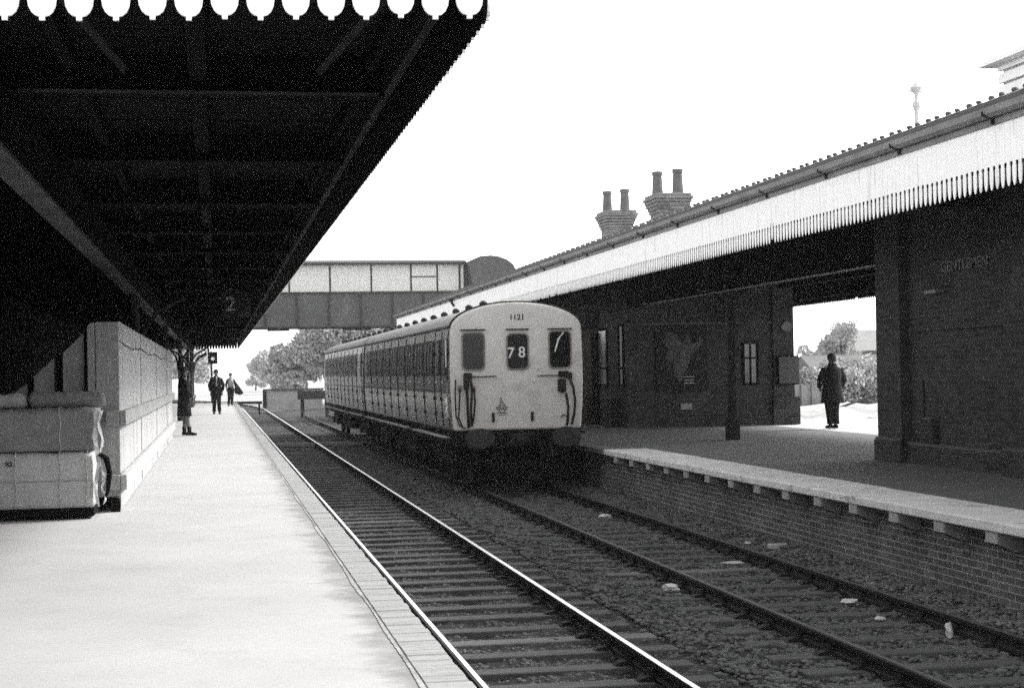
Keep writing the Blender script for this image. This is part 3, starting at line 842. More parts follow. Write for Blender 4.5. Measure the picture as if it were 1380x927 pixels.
def coach(y0, y1, front, label, doors, dullend):
    m_train, m_waist = (globals()['m_train'], globals()['m_waist']) if front else (m_train2, m_waist2)
    T = thing('train_coach', (CX, y0, 0), label, 'train coach', 'coaches of the standing train')
    prof = side_profile()
    body = [(CX+a, z) for a, z in prof]+[(CX-a, z) for a, z in reversed(prof)]
    MB().prism(body, 'Y', y0+.02, y1).build('body', m_train, T)
    arc = roof_arc(1.30, 3.237, 3.70)
    rfm = MB().prism([(CX+a, z) for a, z in arc], 'Y', y0+.03, y1)
    ro = rfm.build('roof', m_roof, T, smooth=False)
    # rain strip
    MB().box(CX-1.325, CX-1.285, y0+.06, y1-.02, 3.236, 3.268).build('rain_strip', m_rubber, ro)
    MB().box(CX+1.285, CX+1.325, y0+.06, y1-.02, 3.236, 3.268).build('rain_strip', m_rubber, ro)
    # roof ventilators
    for k in range(10):
        yv = y0+.75+k*1.95
        if yv > y1-.5: break
        for s in (-1, 1):
            xv = CX+s*.52
            hz = 3.63
            v_ = MB().tube([(xv,yv,hz-.05),(xv,yv,hz+.03),(xv,yv,hz+.05),(xv,yv,hz+.11),(xv,yv,hz+.15)], [.05,.05,.085,.08,.03], 10)
            v_.build('ventilator', m_iron, ro, smooth=False)
    if front:
        MB().box(CX-.03, CX+.03, y0+1.6, y1, 3.695, 3.735).build('roof_conduit', m_iron, ro)
    # band from waist to solebar: platform reflection painted in as a lighter colour
    for s in (-1, 1):
        MB().prism([(CX+s*(half_width(z)+.006), z) for z in (1.205,1.55,1.93)]+[(CX+s*(half_width(z)-.02), z) for z in (1.93,1.55,1.205)], 'Y', y0+.05, y1-.03).build('lower_sheen', m_waist, T)
        MB().box(CX+s*1.345-.006, CX+s*1.345+.006, y0+.3, y1-.1, 1.945, 1.965).build('waist_strip', m_rubber, T)
        MB().box(CX+s*1.29-.012, CX+s*1.29+.04*s*0+.012, y0+.05, y1-.03, 1.165, 1.2).build('solebar_edge', m_dark, T)
    # doors and windows, both sides
    pitch = (y1-y0-2.9)/doors
    def sidepanel(s, ya, yb, z0_, z1_, out_):
        zs = [z0_+(z1_-z0_)*i/6 for i in range(7)]
        return MB().prism([(CX+s*(half_width(z)+out_), z) for z in zs]+[(CX+s*(half_width(z)+out_-.012), z) for z in reversed(zs)], 'Y', ya, yb)
    for s in (-1, 1):
        cells = [y0+.42, y0+1.35]+[y0+2.4+pitch*i for i in range(doors)]
        for i, yd in enumerate(cells):
            if i == 1 and not front: continue
            d = sidepanel(s, yd, yd+.64, 1.24, 3.18, .016).build('door', m_train, T)
            sidepanel(s, yd+.01, yd+.63, 1.26, 1.93, .022).build('lower_sheen', m_waist, d)
            sidepanel(s, yd+.12, yd+.52, 2.28, 3.02, .030).build('window_frame', m_gutter if not front else (m_ironl if i > 2 else m_iron), d)
            sidepanel(s, yd+.19, yd+.45, 2.34, 2.96, .034).build('pane', m_sidegl, d)
            sidepanel(s, yd-.007, yd-.002, 1.24, 3.18, .010).build('door_gap', m_dark, d)
            sidepanel(s, yd+.642, yd+.647, 1.24, 3.18, .010).build('door_gap', m_dark, d)
            MB().box(CX+s*1.352-.02, CX+s*1.352+.02, yd+.53, yd+.60, 2.13, 2.17).build('handle', m_chrome, d)
            hg = MB()
            for z in (1.45,1.78,2.7): hg.box(CX+s*(half_width(z)+.03)-.015, CX+s*(half_width(z)+.03)+.015, yd-.04, yd+.01, z, z+.07)
            hg.build('hinges', m_rubber, d)
        if True:
            for i in range(doors):
                yd = y0+2.4+pitch*i
                for a, b_ in ((yd+.74, yd+1.14), (yd+1.24, yd+pitch-.10)):
                    if b_ < y1-.3 and b_-a > .15:
                        f_ = sidepanel(s, a, b_, 2.27, 3.03, .012).build('side_window', m_gutter if not front else (m_ironl if i > 2 else m_iron), T)
                        sidepanel(s, a+.07, b_-.07, 2.34, 2.96, .018).build('pane', m_sidegl, f_)
    # step board
    for s in (-1, 1):
        for a, b_ in ((y0+.5, y0+6.1),(y0+7.3, y1-.4)):
            MB().box(CX+s*1.27, CX+s*1.40, a, b_, 1.03, 1.06).build('step_board', m_waling, T)
    # underframe, bogies
    MB().box(CX-1.15, CX+1.15, y0+.1, y1-.1, .85, 1.16).build('underframe', m_dark, T)
    for yc in (y0+2.9, y1-2.9):
        bg = MB()
        for s in (-1, 1):
            bg.prism([(yc-1.6,.62),(yc-1.3,.8),(yc+1.3,.8),(yc+1.6,.62),(yc+1.6,.42),(yc-1.6,.42)], 'X', CX+s*.95, CX+s*1.05)
            for dy in (-1.25, 1.25): bg.box(CX+s*1.0-.1, CX+s*1.0+.1, yc+dy-.14, yc+dy+.14, .38, .62)
        bg.box(CX-.95, CX+.95, yc-.2, yc+.2, .5, .8)
        bo = bg.build('bogie', m_dark, T)
        for dy in (-1.25, 1.25):
            for s in (-1, 1):
                w = MB().tube([(5.9525+s*.70, yc+dy, .46),(5.9525+s*.725, yc+dy, .46),(5.9525+s*.727, yc+dy, .46),(5.9525+s*.83, yc+dy, .46)], [.49,.49,.457,.455], 24)
                w.build('wheel', m_iron, bo)
    for s in (-1, 1):
        MB().box(CX+s*.75, CX+s*1.12, y0+7.5, y0+9.6, .42, .84).build('equipment_box', m_dark, T)
        MB().box(CX+s*.75, CX+s*1.12, y0+10.2, y0+11.4, .5, .84).build('equipment_box', m_dark, T)
    return T, ro
Y1F = 32.56
T1, roof1 = coach(Y1F, 51.75, True, 'leading coach with pale front end, number 1121 and headcode 78', 9, False)
T2, _ = coach(52.3, 71.3, False, 'second coach coupled behind the leading one, with no front end in view', 9, True)
# darkened gangway gap
MB().box(CX-1.0, CX+1.0, 51.76, 52.29, 1.2, 3.3).build('gangway', m_rubber, T1)

# --- cab front
arc = roof_arc(1.315, 3.20, 3.715)
prof = [(1.275,1.19),(1.31,1.6),(1.33,2.1),(1.33,2.6),(1.315,3.2)]
fp = [(CX+a, z) for a, z in prof]+[(CX+a, z) for a, z in arc[1:-1]]+[(CX-a, z) for a, z in reversed(prof)]
fr = MB().prism(fp, 'Y', Y1F-.10, Y1F+.05).build('front_end', m_front, T1, bevel=.05, seg=3)
# dark edge beading round the roof line
ed = MB(); ring = [(CX+a*1.012, z+.006) for a, z in arc]
ed.tube([(x, Y1F-.05, z) for x, z in ring], .022, 6).build('edge_beading', m_rubber, fr)
def rrect(x0,x1,z0,z1,r,n_=5):
    pts = []
    for cx_, cz_, a0 in ((x1-r,z1-r,0),(x0+r,z1-r,PI/2),(x0+r,z0+r,PI),(x1-r,z0+r,1.5*PI)):
        for i in range(n_+1):
            t = a0+PI/2*i/n_; pts.append((cx_+r*math.cos(t), cz_+r*math.sin(t)))
    return pts
def front_window(x0,x1,z0,z1,name,inner):
    o_ = rrect(x0-.03,x1+.03,z0-.03,z1+.03,.10); i_ = rrect(x0,x1,z0,z1,.08)
    ya, yb = Y1F-.125, Y1F-.102; mb = MB(); n_ = len(o_)
    for p_, y_ in ((o_,yb),(o_,ya),(i_,ya),(i_,yb)):
        mb.v += [(a,y_,c) for a,c in p_]
    for q in range(3):
        for i in range(n_):
            mb.f.append((q*n_+i, (q+1)*n_+i, (q+1)*n_+(i+1)%n_, q*n_+(i+1)%n_))
    w = mb.build(name, m_gutter, fr)
    MB().prism(i_, 'Y', Y1F-.112, Y1F-.103).build('pane', inner, w)
    return w
front_window(4.78,5.19,2.40,3.10,'cab_window',m_glass)
front_window(6.52,6.93,2.41,3.11,'cab_window',m_glass)
hc = front_window(5.675,6.07,2.40,3.07,'headcode_box',m_sign)
for a, b_ in ((4.74,5.23),(5.64,6.10),(6.48,6.97)):
    MB().box(a, b_, Y1F-.16, Y1F-.10, 3.165, 3.185).build('rain_visor', m_rubber, fr)
text('headcode', '7', .30, (5.735,Y1F-.118,2.70), FACE_CAM, m_lite, hc, sx=.95)
text('headcode', '8', .30, (5.955,Y1F-.118,2.71), FACE_CAM, m_lite, hc, sx=.95)
text('unit_number', '1121', .155, (5.87,Y1F-.104,3.41), FACE_CAM, m_sign, fr)
MB().tube([(6.62,Y1F-.13,2.72),(6.70,Y1F-.135,2.98),(6.80,Y1F-.13,3.10)], [.012,.02,.014], 5).build('wiper', m_lite, fr)
for a, b_, s in ((4.97,5.43,1),(6.28,6.72,1)):
    MB().tube([(a,Y1F-.10,2.25),(a,Y1F-.16,2.25),(b_,Y1F-.16,2.25),(b_,Y1F-.10,2.25)], .013, 6).build('handrail', m_iron, fr)
# jumper cables
def hose(pts, r, m=m_rubber, name='jumper_cable'):
    MB().tube([(x, Y1F-.10-d, z) for x, d, z in pts], r, 8).build(name, m, fr, smooth=True)
def jbox(x, z, w, h, d=.12, m=m_rubber): MB().box(x-w/2, x+w/2, Y1F-.10-d, Y1F-.101, z-h/2, z+h/2).build('jumper_socket', m, fr, bevel=.015)
jbox(4.86,2.27,.16,.12); jbox(4.83,2.12,.10,.22); jbox(4.98,2.02,.06,.12,.08,m_gutter); jbox(4.70,2.03,.08,.10,.08,m_gutter)
hose([(4.84,.1,2.3),(4.83,.13,2.0),(4.84,.14,1.6),(4.86,.1,1.25)], .028)
hose([(4.90,.1,2.3),(4.93,.14,2.0),(4.90,.15,1.6),(4.92,.1,1.28)], .024)
hose([(4.98,.08,2.02),(4.99,.12,1.75),(4.95,.13,1.4),(4.93,.08,1.3)], .018)
hose([(4.70,.08,2.03),(4.68,.12,1.75),(4.66,.12,1.45),(4.74,.08,1.27)], .016)
hose([(4.62,.06,2.2),(4.60,.10,1.9),(4.61,.10,1.5),(4.68,.08,1.3),(4.8,.08,1.24)], .014)
jbox(6.78,2.28,.20,.12); jbox(6.74,2.05,.15,.26,.14); jbox(6.90,2.24,.10,.14,.1)
MB().ball((6.74,Y1F-.22,2.02),(.07,.08,.12)).build('jumper_plug', m_rubber, fr, smooth=True)
hose([(6.82,.1,1.9),(6.85,.13,1.6),(6.84,.13,1.4),(6.82,.1,1.26)], .026)
hose([(6.90,.1,2.2),(6.96,.14,1.98),(6.99,.14,1.75),(6.97,.14,1.5),(6.92,.1,1.28)], .026)
hose([(6.72,.06,1.42),(6.76,.1,1.48),(6.82,.1,1.44),(6.84,.08,1.36)], .014)
for x in (5.36,6.14):
    MB().box(x-.025, x+.025, Y1F-.17, Y1F-.101, 1.36, 1.54).build('lamp_bracket', m_iron, fr, bevel=.006)
MB().tube([(6.19,Y1F-.14,2.17),(6.19,Y1F-.101,2.17)], .032, 12).build('tail_lamp', m_lite, fr)
for x, z in ((6.2,1.74),(6.48,1.72)): MB().tube([(x,Y1F-.11,z),(x,Y1F-.101,z)], .012, 8).build('rivet', m_lite, fr)
# crest: a small outlined figure above a wheel and bar
cm = MB(); yc = Y1F-.104
def seg(pts, r=.009): cm.tube([(x,yc,z) for x,z in pts], r, 5)
seg([(5.53,1.82),(5.50,1.76),(5.56,1.74),(5.52,1.84)]); seg([(5.44,1.60),(5.50,1.70),(5.54,1.74),(5.60,1.69),(5.64,1.60),(5.44,1.60)])
seg([(5.46+.16*i/10, 1.60-.0+math.sin(PI*i/10)*-.07) for i in range(11)]); seg([(5.42,1.64),(5.66,1.64)])
seg([(5.54+.045*math.cos(t/8*2*PI),1.645+.045*math.sin(t/8*2*PI)) for t in range(9)],.007)
seg([(5.45,1.53),(5.64,1.53)],.008); seg([(5.45,1.49),(5.62,1.49)],.006)
cm.build('crest', mat('faded_crest', 0.08, .7), fr)
# corner handrail and step light strips on the side
MB().tube([(CX-1.35,Y1F-.02,1.45),(CX-1.37,Y1F-.02,1.6),(CX-1.39,Y1F-.02,2.1),(CX-1.36,Y1F-.02,2.2)], .014, 6).build('handrail', m_gutter, fr)
MB().box(CX-1.366, CX-1.35, Y1F+.30, Y1F+.37, 2.45, 3.0).build('handrail', m_lite, T1)
MB().tube([(CX-1.36,Y1F+.16,1.85),(CX-1.37,Y1F+.2,1.75),(CX-1.36,Y1F+.13,1.68),(CX-1.37,Y1F+.18,1.58),(CX-1.35,Y1F+.14,1.45)], [.03,.05,.03,.045,.02], 8).build('cable_loop', m_lite, T1, smooth=True)
# buffer beam, buffers, coupling
bb = MB().box(CX-1.22, CX+1.22, Y1F-.12, Y1F+.1, .88, 1.188).build('buffer_beam', m_dark, T1, bevel=.01)
for s in (-1, 1):
    x = CX+.02+s*.86
    MB().tube([(x,Y1F-.12,1.05),(x,Y1F-.35,1.05),(x,Y1F-.36,1.05),(x,Y1F-.52,1.05)], [.13,.13,.09,.09], 14).build('buffer_shank', m_dark, bb)
    h_ = MB()
    h_.tube([(x,Y1F-.52,1.05),(x,Y1F-.56,1.05),(x,Y1F-.575,1.05)], [.20,.25,.22], 24, sq=(1.18,.82))
    h_.build('buffer_head', mat('greasy_buffer', .028, .5), bb)
MB().box(CX-.2,CX+.2,Y1F-.34,Y1F-.121,.88,1.12).build('coupler', m_iron, bb, bevel=.04)
MB().tube([(CX-.1,Y1F-.4,1.0),(CX+.1,Y1F-.4,1.0)], .07, 12).build('coupler_knuckle', m_iron, bb)
for x in (-.55,-.38,.42,.6):
    MB().tube([(CX+x,Y1F-.14,1.1),(CX+x,Y1F-.26,1.0),(CX+x+.03,Y1F-.26,.75),(CX+x+.06,Y1F-.18,.6)], .02, 6).build('brake_hose', m_rubber, bb)
for s in (-1, 1):
    MB().box(CX+s*.95-.2,CX+s*.95+.2,Y1F-.06,Y1F+.3,.55,.6).build('cab_step', m_dark, bb)
    MB().tube([(CX+s*.75,Y1F+.15,.6),(CX+s*.75,Y1F+.15,.88)], .02, 6).build('step_bracket', m_dark, bb)
    MB().box(CX+s*1.25-.08,CX+s*1.25+.10*1,Y1F-.10,Y1F+.25,1.10,1.14).build('cab_step', m_dark, bb)

# ================================================================== FOOTBRIDGE
F = thing('footbridge', (8, 94, -.3), 'covered footbridge with frosted glazing above a riveted girder over the tracks', 'footbridge')
FY0, FY1 = 94.0, 96.6
fl = MB().box(-12, 17.0, FY0+.02, FY1-.02, 5.15, 5.3); fl.build('deck', m_bridge, F)
for y0_, y1_ in ((FY0-.03, FY0), (FY1, FY1+.03)):
    go = MB().box(-12, 17.4, y0_, y1_, 5.08, 6.92).build('girder', m_girder, F)
    x = -11.5
    while x < 17.2:
        MB().box(x-.05, x+.05, y0_-.08, y0_-.002, 5.12, 6.88).build('stiffener', m_bridge, go); x += 1.78
    MB().box(-12, 17.4, y0_-.14, y1_+.05, 5.02, 5.08).build('flange', m_bridge, go)
    MB().box(-12, 17.4, y0_-.12, y1_+.05, 6.92, 7.02).build('flange', m_bridge, go)
mull = []
x = 6.38
while x > -12: mull.append(x); x -= 2.28
mull = mull[::-1]+[8.70,10.95,12.45,13.72]
for y_ in (FY0-.02, FY1-.02):
    for i, x in enumerate(mull):
        MB().box(x-.045, x+.045, y_, y_+.06, 7.022, 8.55).build('mullion', m_bridge, F)
        if i+1 < len(mull):
            MB().box(x+.047, mull[i+1]-.047, y_+.02, y_+.035, 7.024, 8.548).build('frosted_pane', m_frost, F)
            if abs(x-10.95) < .01: MB().box(x+.047, mull[i+1]-.047, y_, y_+.06, 7.80, 7.87).build('glazing_bar', m_bridge, F)
            MB().box(x+.05, mull[i+1]-.05, y_+.015, y_+.019, 7.775, 7.787).build('wire_line', m_cladp, F)
MB().box(13.80, 13.95, FY0-.02, FY0+.02, 7.02, 8.55).build('frosted_pane', m_frost, F)
fr_ = MB().prism([(FY0-.35,8.55),(FY1+.35,8.55),(FY1+.3,8.68),(FY1-.6,8.84),(FY0+.6,8.84),(FY0-.3,8.68)], 'X', -12, 14.1).build('roof', m_froof, F)
MB().box(-12, 14.1, FY0-.40, FY0-.352, 8.50, 8.60).build('eaves_gutter', m_bridge, F)
# rounded hood over the stair on the far platform: its curved end faces along the track
hood = [(14.5,6.2),(14.15,8.5),(14.3,8.72),(14.8,8.93),(15.4,8.97),(15.9,8.9),(16.35,8.72),(16.7,8.45),(16.85,8.1),(17.1,6.2)]
MB().prism(hood, 'Y', FY0-.9, FY1+3.0).build('stair_hood', m_froof, F)
MB().box(14.0, 14.06, FY0-.06, FY0+.02, 7.02, 8.6).build('mullion', m_bridge, F)
for x0,x1 in ((-9,-8.3),(16.1,16.8)):
    MB().box(x0, x1, FY0+.5, FY0+1.2, -.3, 5.14).build('pier', m_conc, F)
for x0, x1 in ((2.85,4.05),(7.1,8.6)):
    MB().box(x0, x1, FY0-.5, FY0+.3, 4.86, 5.018).build('smoke_plate', m_dark, F)
for x in (5.0, 5.9, 9.5): MB().box(x-.07, x+.07, FY0-.3, FY0-.1, 4.92, 5.018).build('hanger_bracket', m_dark, F)

# ================================================================== FAR THINGS
gp = thing('girder_parapet', (5.6, 127, -.3), 'grey steel bridge parapet standing across the view beyond the footbridge', 'parapet')
MB().box(3.72, 7.9, 126.9, 127.2, -.3, 1.25).build('web', m_conc, gp)
MB().box(3.45, 3.71, 126.8, 127.3, -.3, 1.36).build('end_post', m_dark, gp)
MB().box(3.5, 8.0, 126.78, 127.3, 1.26, 1.40).build('top_flange', m_ironl, gp)
MB().box(3.2, 10, 126.4, 126.78, -.3, -.05).build('kerb', m_conc, gp)
fe = thing('timber_fence', (8.8, 126, -.3), 'dark open timber fence beside the grey bridge parapet', 'fence')
for x in (8.1, 8.7, 9.3, 9.9): MB().box(x-.06, x+.06, 125.9, 126.05, -.3, 1.5).build('post', m_dark, fe)
for z in (.5, 1.0, 1.45): MB().box(8.0, 10.2, 125.84, 125.898, z-.08, z+.08).build('rail', m_dark, fe)
MB().box(8.0,10.2,125.95,126.0,-.3,1.0).build('board_panel', m_ironl, fe)
bs = thing('buffer_stop', (5.3, 103.2, -.2), 'dark timber buffer stop at the end of the train track', 'buffer stop')
for x in (5.2, 6.7):
    MB().box(x-.11, x+.11, 103.1, 103.35, -.2, 1.15).build('upright', m_iron, bs)
    MB().prism([(103.1,-.2),(102.6,-.2),(103.0,.3),(103.1,.3)], 'X', x-.1, x+.1).build('foot', m_iron, bs)
MB().box(4.9, 7.0, 102.95, 103.098, 1.15-.25, 1.42).build('beam', m_ironl, bs)
# colour light signal at the platform end
sg = thing('signal_post', (-.15, 110, -.3), 'colour light signal on a thin post at the end of the near platform', 'signal')
MB().tube([(-.28,110,-.3),(-.28,110,3.4)], .06, 8).build('post', m_iron, sg)
MB().box(-.5, .12, 109.9, 110.15, 3.22, 4.0).build('head', m_dark, sg, bevel=.03)
MB().tube([(-.19,109.89,3.55),(-.19,109.80,3.55)], .12, 14).build('lens', m_lite, sg)
MB().box(-.5,-.4,109.8,110.0,4.0,4.2).build('hood', m_dark, sg)
bf = thing('low_rail_fence', (0, 112, -.3), 'low dark rail fence crossing behind the end of the near platform', 'fence')
MB().box(-6, 3.0, 111.95, 112.05, .55, .72).build('rail', m_dark, bf)
for x in (-5,-3,-1,1,2.8): MB().box(x-.06, x+.06, 112.06, 112.16, -.3, .72).build('post', m_dark, bf)

lp = thing('lamp_standard', (18, 40.7, PR-.01), 'ornate slender lamp standard rising behind the station roof', 'street lamp')
m_lampst = mat('lamp_grey_paint', .5, .8)
MB().tube([(18,40.7,.79),(18,40.7,2),(18,40.7,2.05),(18,40.7,9.0)], [.16,.13,.08,.06], 10).build('post', m_lampst, lp)
MB().tube([(18,40.7,8.9),(18,40.7,9.05),(18,40.7,9.12),(18,40.7,9.2)], [.06,.11,.11,.05], 10).build('collar', m_lampst, lp)
MB().tube([(18,40.7,9.2),(18,40.7,9.35),(18,40.7,9.5),(18,40.7,9.52),(18,40.7,9.66)], [.04,.06,.16,.17,.03], 10).build('lantern', m_lampst, lp)
MB().tube([(17.8,40.7,9.45),(18,40.7,9.36),(18.2,40.7,9.45)], .025, 6).build('cross_arm', m_lampst, lp)

# trees
def leaf_cloud(centres, radii, n, size, seed, fill=.75):
    r_ = np.random.default_rng(seed)
    centres = np.array(centres, float); radii = np.array(radii, float)
    w = radii**2; idx = r_.choice(len(centres), n, p=w/w.sum())
    d = r_.normal(size=(n,3)); d /= np.linalg.norm(d,axis=1)[:,None]
    rad = radii[idx]*(fill+(1-fill)*r_.random(n)**.5)*(1+r_.normal(0,.10,n))
    P = centres[idx]+d*rad[:,None]*np.array([1,1,.85])
    a = r_.normal(size=(n,3)); a /= np.linalg.norm(a,axis=1)[:,None]
    b_ = np.cross(a, r_.normal(size=(n,3))); b_ /= np.linalg.norm(b_,axis=1)[:,None]
    s_ = size*r_.uniform(.5,1.3,n)[:,None]
    V = np.stack([P-a*s_, P-b_*s_*.55, P+a*s_, P+b_*s_*.55],1).reshape(-1,3)
    Fq = np.arange(n*4).reshape(-1,4)
    return V, Fq
def tree(label, x, y, h, r_, nl=14, n=2600, leaf=.22, base=-.3, m=m_leafA, seed=1, group='trees', name='tree', low=.25, tr=True):
    rr2 = random.Random(seed)
    t = thing(name, (x,y,base), label, 'tree' if name == 'tree' else 'bush', group)
    tk = MB(); hh = h-base
    tk.tube([(x,y,base),(x+.02*hh,y,base+hh*.3),(x-.01*hh,y,base+hh*.75)], [.05*r_+.05,.035*r_+.04,.015], 7)
    cs, rs = [], []
    for i in range(nl):
        a = rr2.uniform(0,2*PI); f = rr2.random()
        zc = base+hh*(low+(.92-low)*f); spread = r_*.72*math.sqrt(max(.05,1-((f-.45)/.62)**2))*rr2.uniform(.5,1)
        c_ = (x+spread*math.cos(a), y+spread*math.sin(a), zc); cs.append(c_); rs.append(r_*rr2.uniform(.26,.44))
        tk.tube([(x,y,base+hh*(low*.6+.3*f)),((x+c_[0])/2,(y+c_[1])/2,(base+hh*(low*.6+.3*f)+zc)/2+.03*hh),c_], [.02*r_+.02,.012*r_+.012,.006], 5)
    tk.build('trunk', m_bark, t)
    V, Fq = leaf_cloud(cs, rs, n, leaf, seed, .55)
    V -= np.array([x,y,base])
    np_mesh('crown', V, Fq, m, t)
    return t
GL = 'trees along the line beyond the footbridge'
tree('big full leafed tree just behind the far end of the train', 11.2, 150, 7.9, 4.6, 26, 15000, .22, m=m_leafA, seed=11, group=GL)
tree('broad leafy tree rising behind the grey bridge parapet', 7.9, 165, 6.9, 3.4, 20, 9000, .22, m=m_leafA, seed=12, group=GL)
tree('bushy tree between the footbridge pier and the train roof', 17.5, 160, 8.6, 5.0, 22, 12000, .24, m=m_leafA, seed=13, group=GL)
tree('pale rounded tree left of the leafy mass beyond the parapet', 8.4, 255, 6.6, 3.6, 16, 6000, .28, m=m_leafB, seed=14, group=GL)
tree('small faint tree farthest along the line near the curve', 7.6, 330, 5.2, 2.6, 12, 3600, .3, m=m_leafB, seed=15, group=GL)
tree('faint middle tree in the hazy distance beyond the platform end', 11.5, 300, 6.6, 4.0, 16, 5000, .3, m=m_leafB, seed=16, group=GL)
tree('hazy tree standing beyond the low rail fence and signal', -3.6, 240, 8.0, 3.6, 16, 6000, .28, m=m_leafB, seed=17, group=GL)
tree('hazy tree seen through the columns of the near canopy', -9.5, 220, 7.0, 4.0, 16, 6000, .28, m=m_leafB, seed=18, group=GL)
tree('round topped tree standing behind the bushes seen through the passage', 43.5, 112, 5.9, 1.75, 22, 3800, .12, base=.9, m=m_leafA, seed=21, group='greenery beyond the passage', low=.3)
tree('small sparse tree at the fence end seen through the passage', 40.6, 111, 3.9, 1.0, 10, 900, .12, base=.9, m=m_leafA, seed=22, group='greenery beyond the passage')
tree('large tangled bush below the house roof seen through the passage', 23.9, 61.5, 2.45, 1.35, 18, 5200, .075, base=.9, m=m_leafB, seed=23, group='greenery beyond the passage', name='bush', low=.1)
tree('low tangled bush behind the standing man in the passage', 22.4, 60.5, 2.15, 1.0, 14, 3400, .07, base=.9, m=m_leafB, seed=24, group='greenery beyond the passage', name='bush', low=.1)
tree('bush running out of view behind the near building corner', 25.6, 61.5, 2.7, 1.4, 18, 5000, .075, base=.9, m=m_leafB, seed=25, group='greenery beyond the passage', name='bush', low=.1)
tree('dark small bush under the sparse tree by the board fence', 27.6, 78, 2.95, .9, 10, 2000, .08, base=.9, m=m_leafA, seed=26, group='greenery beyond the passage', name='bush', low=.1)
pf = thing('board_fence', (21, 59, .9), 'weathered board fence seen through the passage', 'fence')
MB().box(20.2, 22.4, 58.9, 58.96, .85, 1.68).build('boards', m_fence, pf)
for x in (20.5,20.9,21.3,21.7,22.1): MB().box(x-.035, x+.035, 58.83, 58.898, .8, 1.74).build('post', m_fence, pf)
hs_ = thing('house', (47, 118, .8), 'pale gabled house roof seen through the passage beside the round tree', 'house')
MB().box(45.6, 58, 116, 124, .8, 3.3).build('wall', m_house, hs_)
MB().prism([(115.6,3.25),(124.4,3.25),(120,5.1)], 'X', 45.9, 58.5).build('roof', mat('pale_slate', 0.2, .8), hs_)
MB().prism([(44.6,3.05),(47.6,3.05),(46.6,3.45),(45.4,3.45)], 'Y', 112, 116).build('porch_roof', m_slate, hs_)
hb = thing('barn', (30, 72, .8), 'long low grey roofed shed behind the tangled bushes', 'shed')
MB().box(26.3, 31, 70, 74, .8, 1.9).build('wall', m_fence, hb)
MB().prism([(69.8,1.88),(74.2,1.88),(72,2.85)], 'X', 26.0, 31.3).build('roof', mat('grey_shed_roof', 0.13, .85), hb)
# fallen branch on the bank
MB_b = MB().tube([(20.9,54,.95),(22.0,54.3,1.25),(22.9,54.2,1.42)], [.04,.05,.03], 6); tag(MB_b.build('fallen_branch', m_bark), 'dark fallen branch lying on the rough bank', 'branch')

# ================================================================== LITTER
def paper(label, x, y, z, sx, sy, sz, seed):
    rr2 = np.random.default_rng(seed); v, f = IV.copy(), IF
    # one subdivision then crumple
    from itertools import combinations
    em = {}; vl = [tuple(p) for p in v]; nf = []
    def mid(a,b_):
        k2 = (min(a,b_),max(a,b_))
        if k2 not in em: em[k2] = len(vl); vl.append(tuple((np.array(vl[a])+np.array(vl[b_]))/2))
        return em[k2]
    for a,b_,c_ in f:
        ab,bc,ca = mid(a,b_),mid(b_,c_),mid(c_,a); nf += [(a,ab,ca),(ab,b_,bc),(ca,bc,c_),(ab,bc,ca)]
    sx, sy, sz = sx*1.1, sy*1.1, sz*1.2
    V = np.array(vl); V *= (1+rr2.uniform(-.38,.38,(len(V),1))); V *= np.array([sx,sy,sz])
    mb = MB(); mb.add([(x+p[0],y+p[1],max(z+p[2]+sz*.6, z-.02)) for p in V], nf)
    tag(mb.build('crumpled_paper', m_litter), label, 'litter', 'scraps of paper on the tracks')
paper('large crumpled white paper beside the dull rail', 5.02, 18.3, -.2, .11,.07,.06, 1)
paper('white scrap between the rails just in front of the train', 6.5, 27.9, -.2, .12,.07,.04, 2)
paper('torn white scrap lying across a sleeper by the chalky sleeper', 6.42, 20.4, -.15, .14,.03,.02, 3)
paper('small pale scrap between two sleepers midway along the dull track', 6.5, 16.7, -.17, .09,.05,.03, 5)
paper('upright folded white scrap nearest the camera between the dull rails', 6.55, 14.35, -.16, .035,.03,.07, 6)
paper('tiny white scrap between the dull rails below the coping', 6.35, 15.5, -.16, .06,.03,.02, 7)
paper('very small pale scrap by the platform wall', 7.2, 22.2, -.1, .05,.03,.02, 8)
cb = MB().box(7.25,7.5,21.4,21.5,-.10,-.03).box(7.28,7.52,21.52,21.6,-.1,-.05)
tag(cb.build('squashed_carton', m_paper2, bevel=.01), 'squashed pale carton lying against the platform wall', 'litter')

# ================================================================== PEOPLE
def skin_mesh(name, verts, edges, radii, material, parent, root=0, sub=1, extra=None):
    me = bpy.data.meshes.new(name+'_skeleton'); me.from_pydata(verts, edges, []); me.update()
    o = bpy.data.objects.new('skeleton_source', me); COL.objects.link(o)
    md = o.modifiers.new('skin', 'SKIN'); md.use_smooth_shade = True
    for i, r_ in enumerate(radii): me.skin_vertices[0].data[i].radius = (r_, r_) if not isinstance(r_, tuple) else r_
    me.skin_vertices[0].data[root].use_root = True
    s2_ = o.modifiers.new('sub', 'SUBSURF'); s2_.levels = sub; s2_.render_levels = sub
    dg = bpy.context.evaluated_depsgraph_get(); dg.update()
    m2 = bpy.data.meshes.new_from_object(o.evaluated_get(dg)); m2.name = name
    bpy.data.objects.remove(o); bpy.data.meshes.remove(me)
    if extra:
        import bmesh
        bm = bmesh.new(); bm.from_mesh(m2)
        for e_ in extra:
            vs_ = [bm.verts.new(p) for p in e_.v]
            for f_ in e_.f:
                try: bm.faces.new([vs_[i] for i in f_])
                except ValueError: pass
        bm.to_mesh(m2); bm.free()
        for q in m2.polygons: q.use_smooth = True
    m2.materials.clear(); m2.materials.append(material)
    ob = bpy.data.objects.new(name, m2); COL.objects.link(ob); ob.parent = parent
    return ob
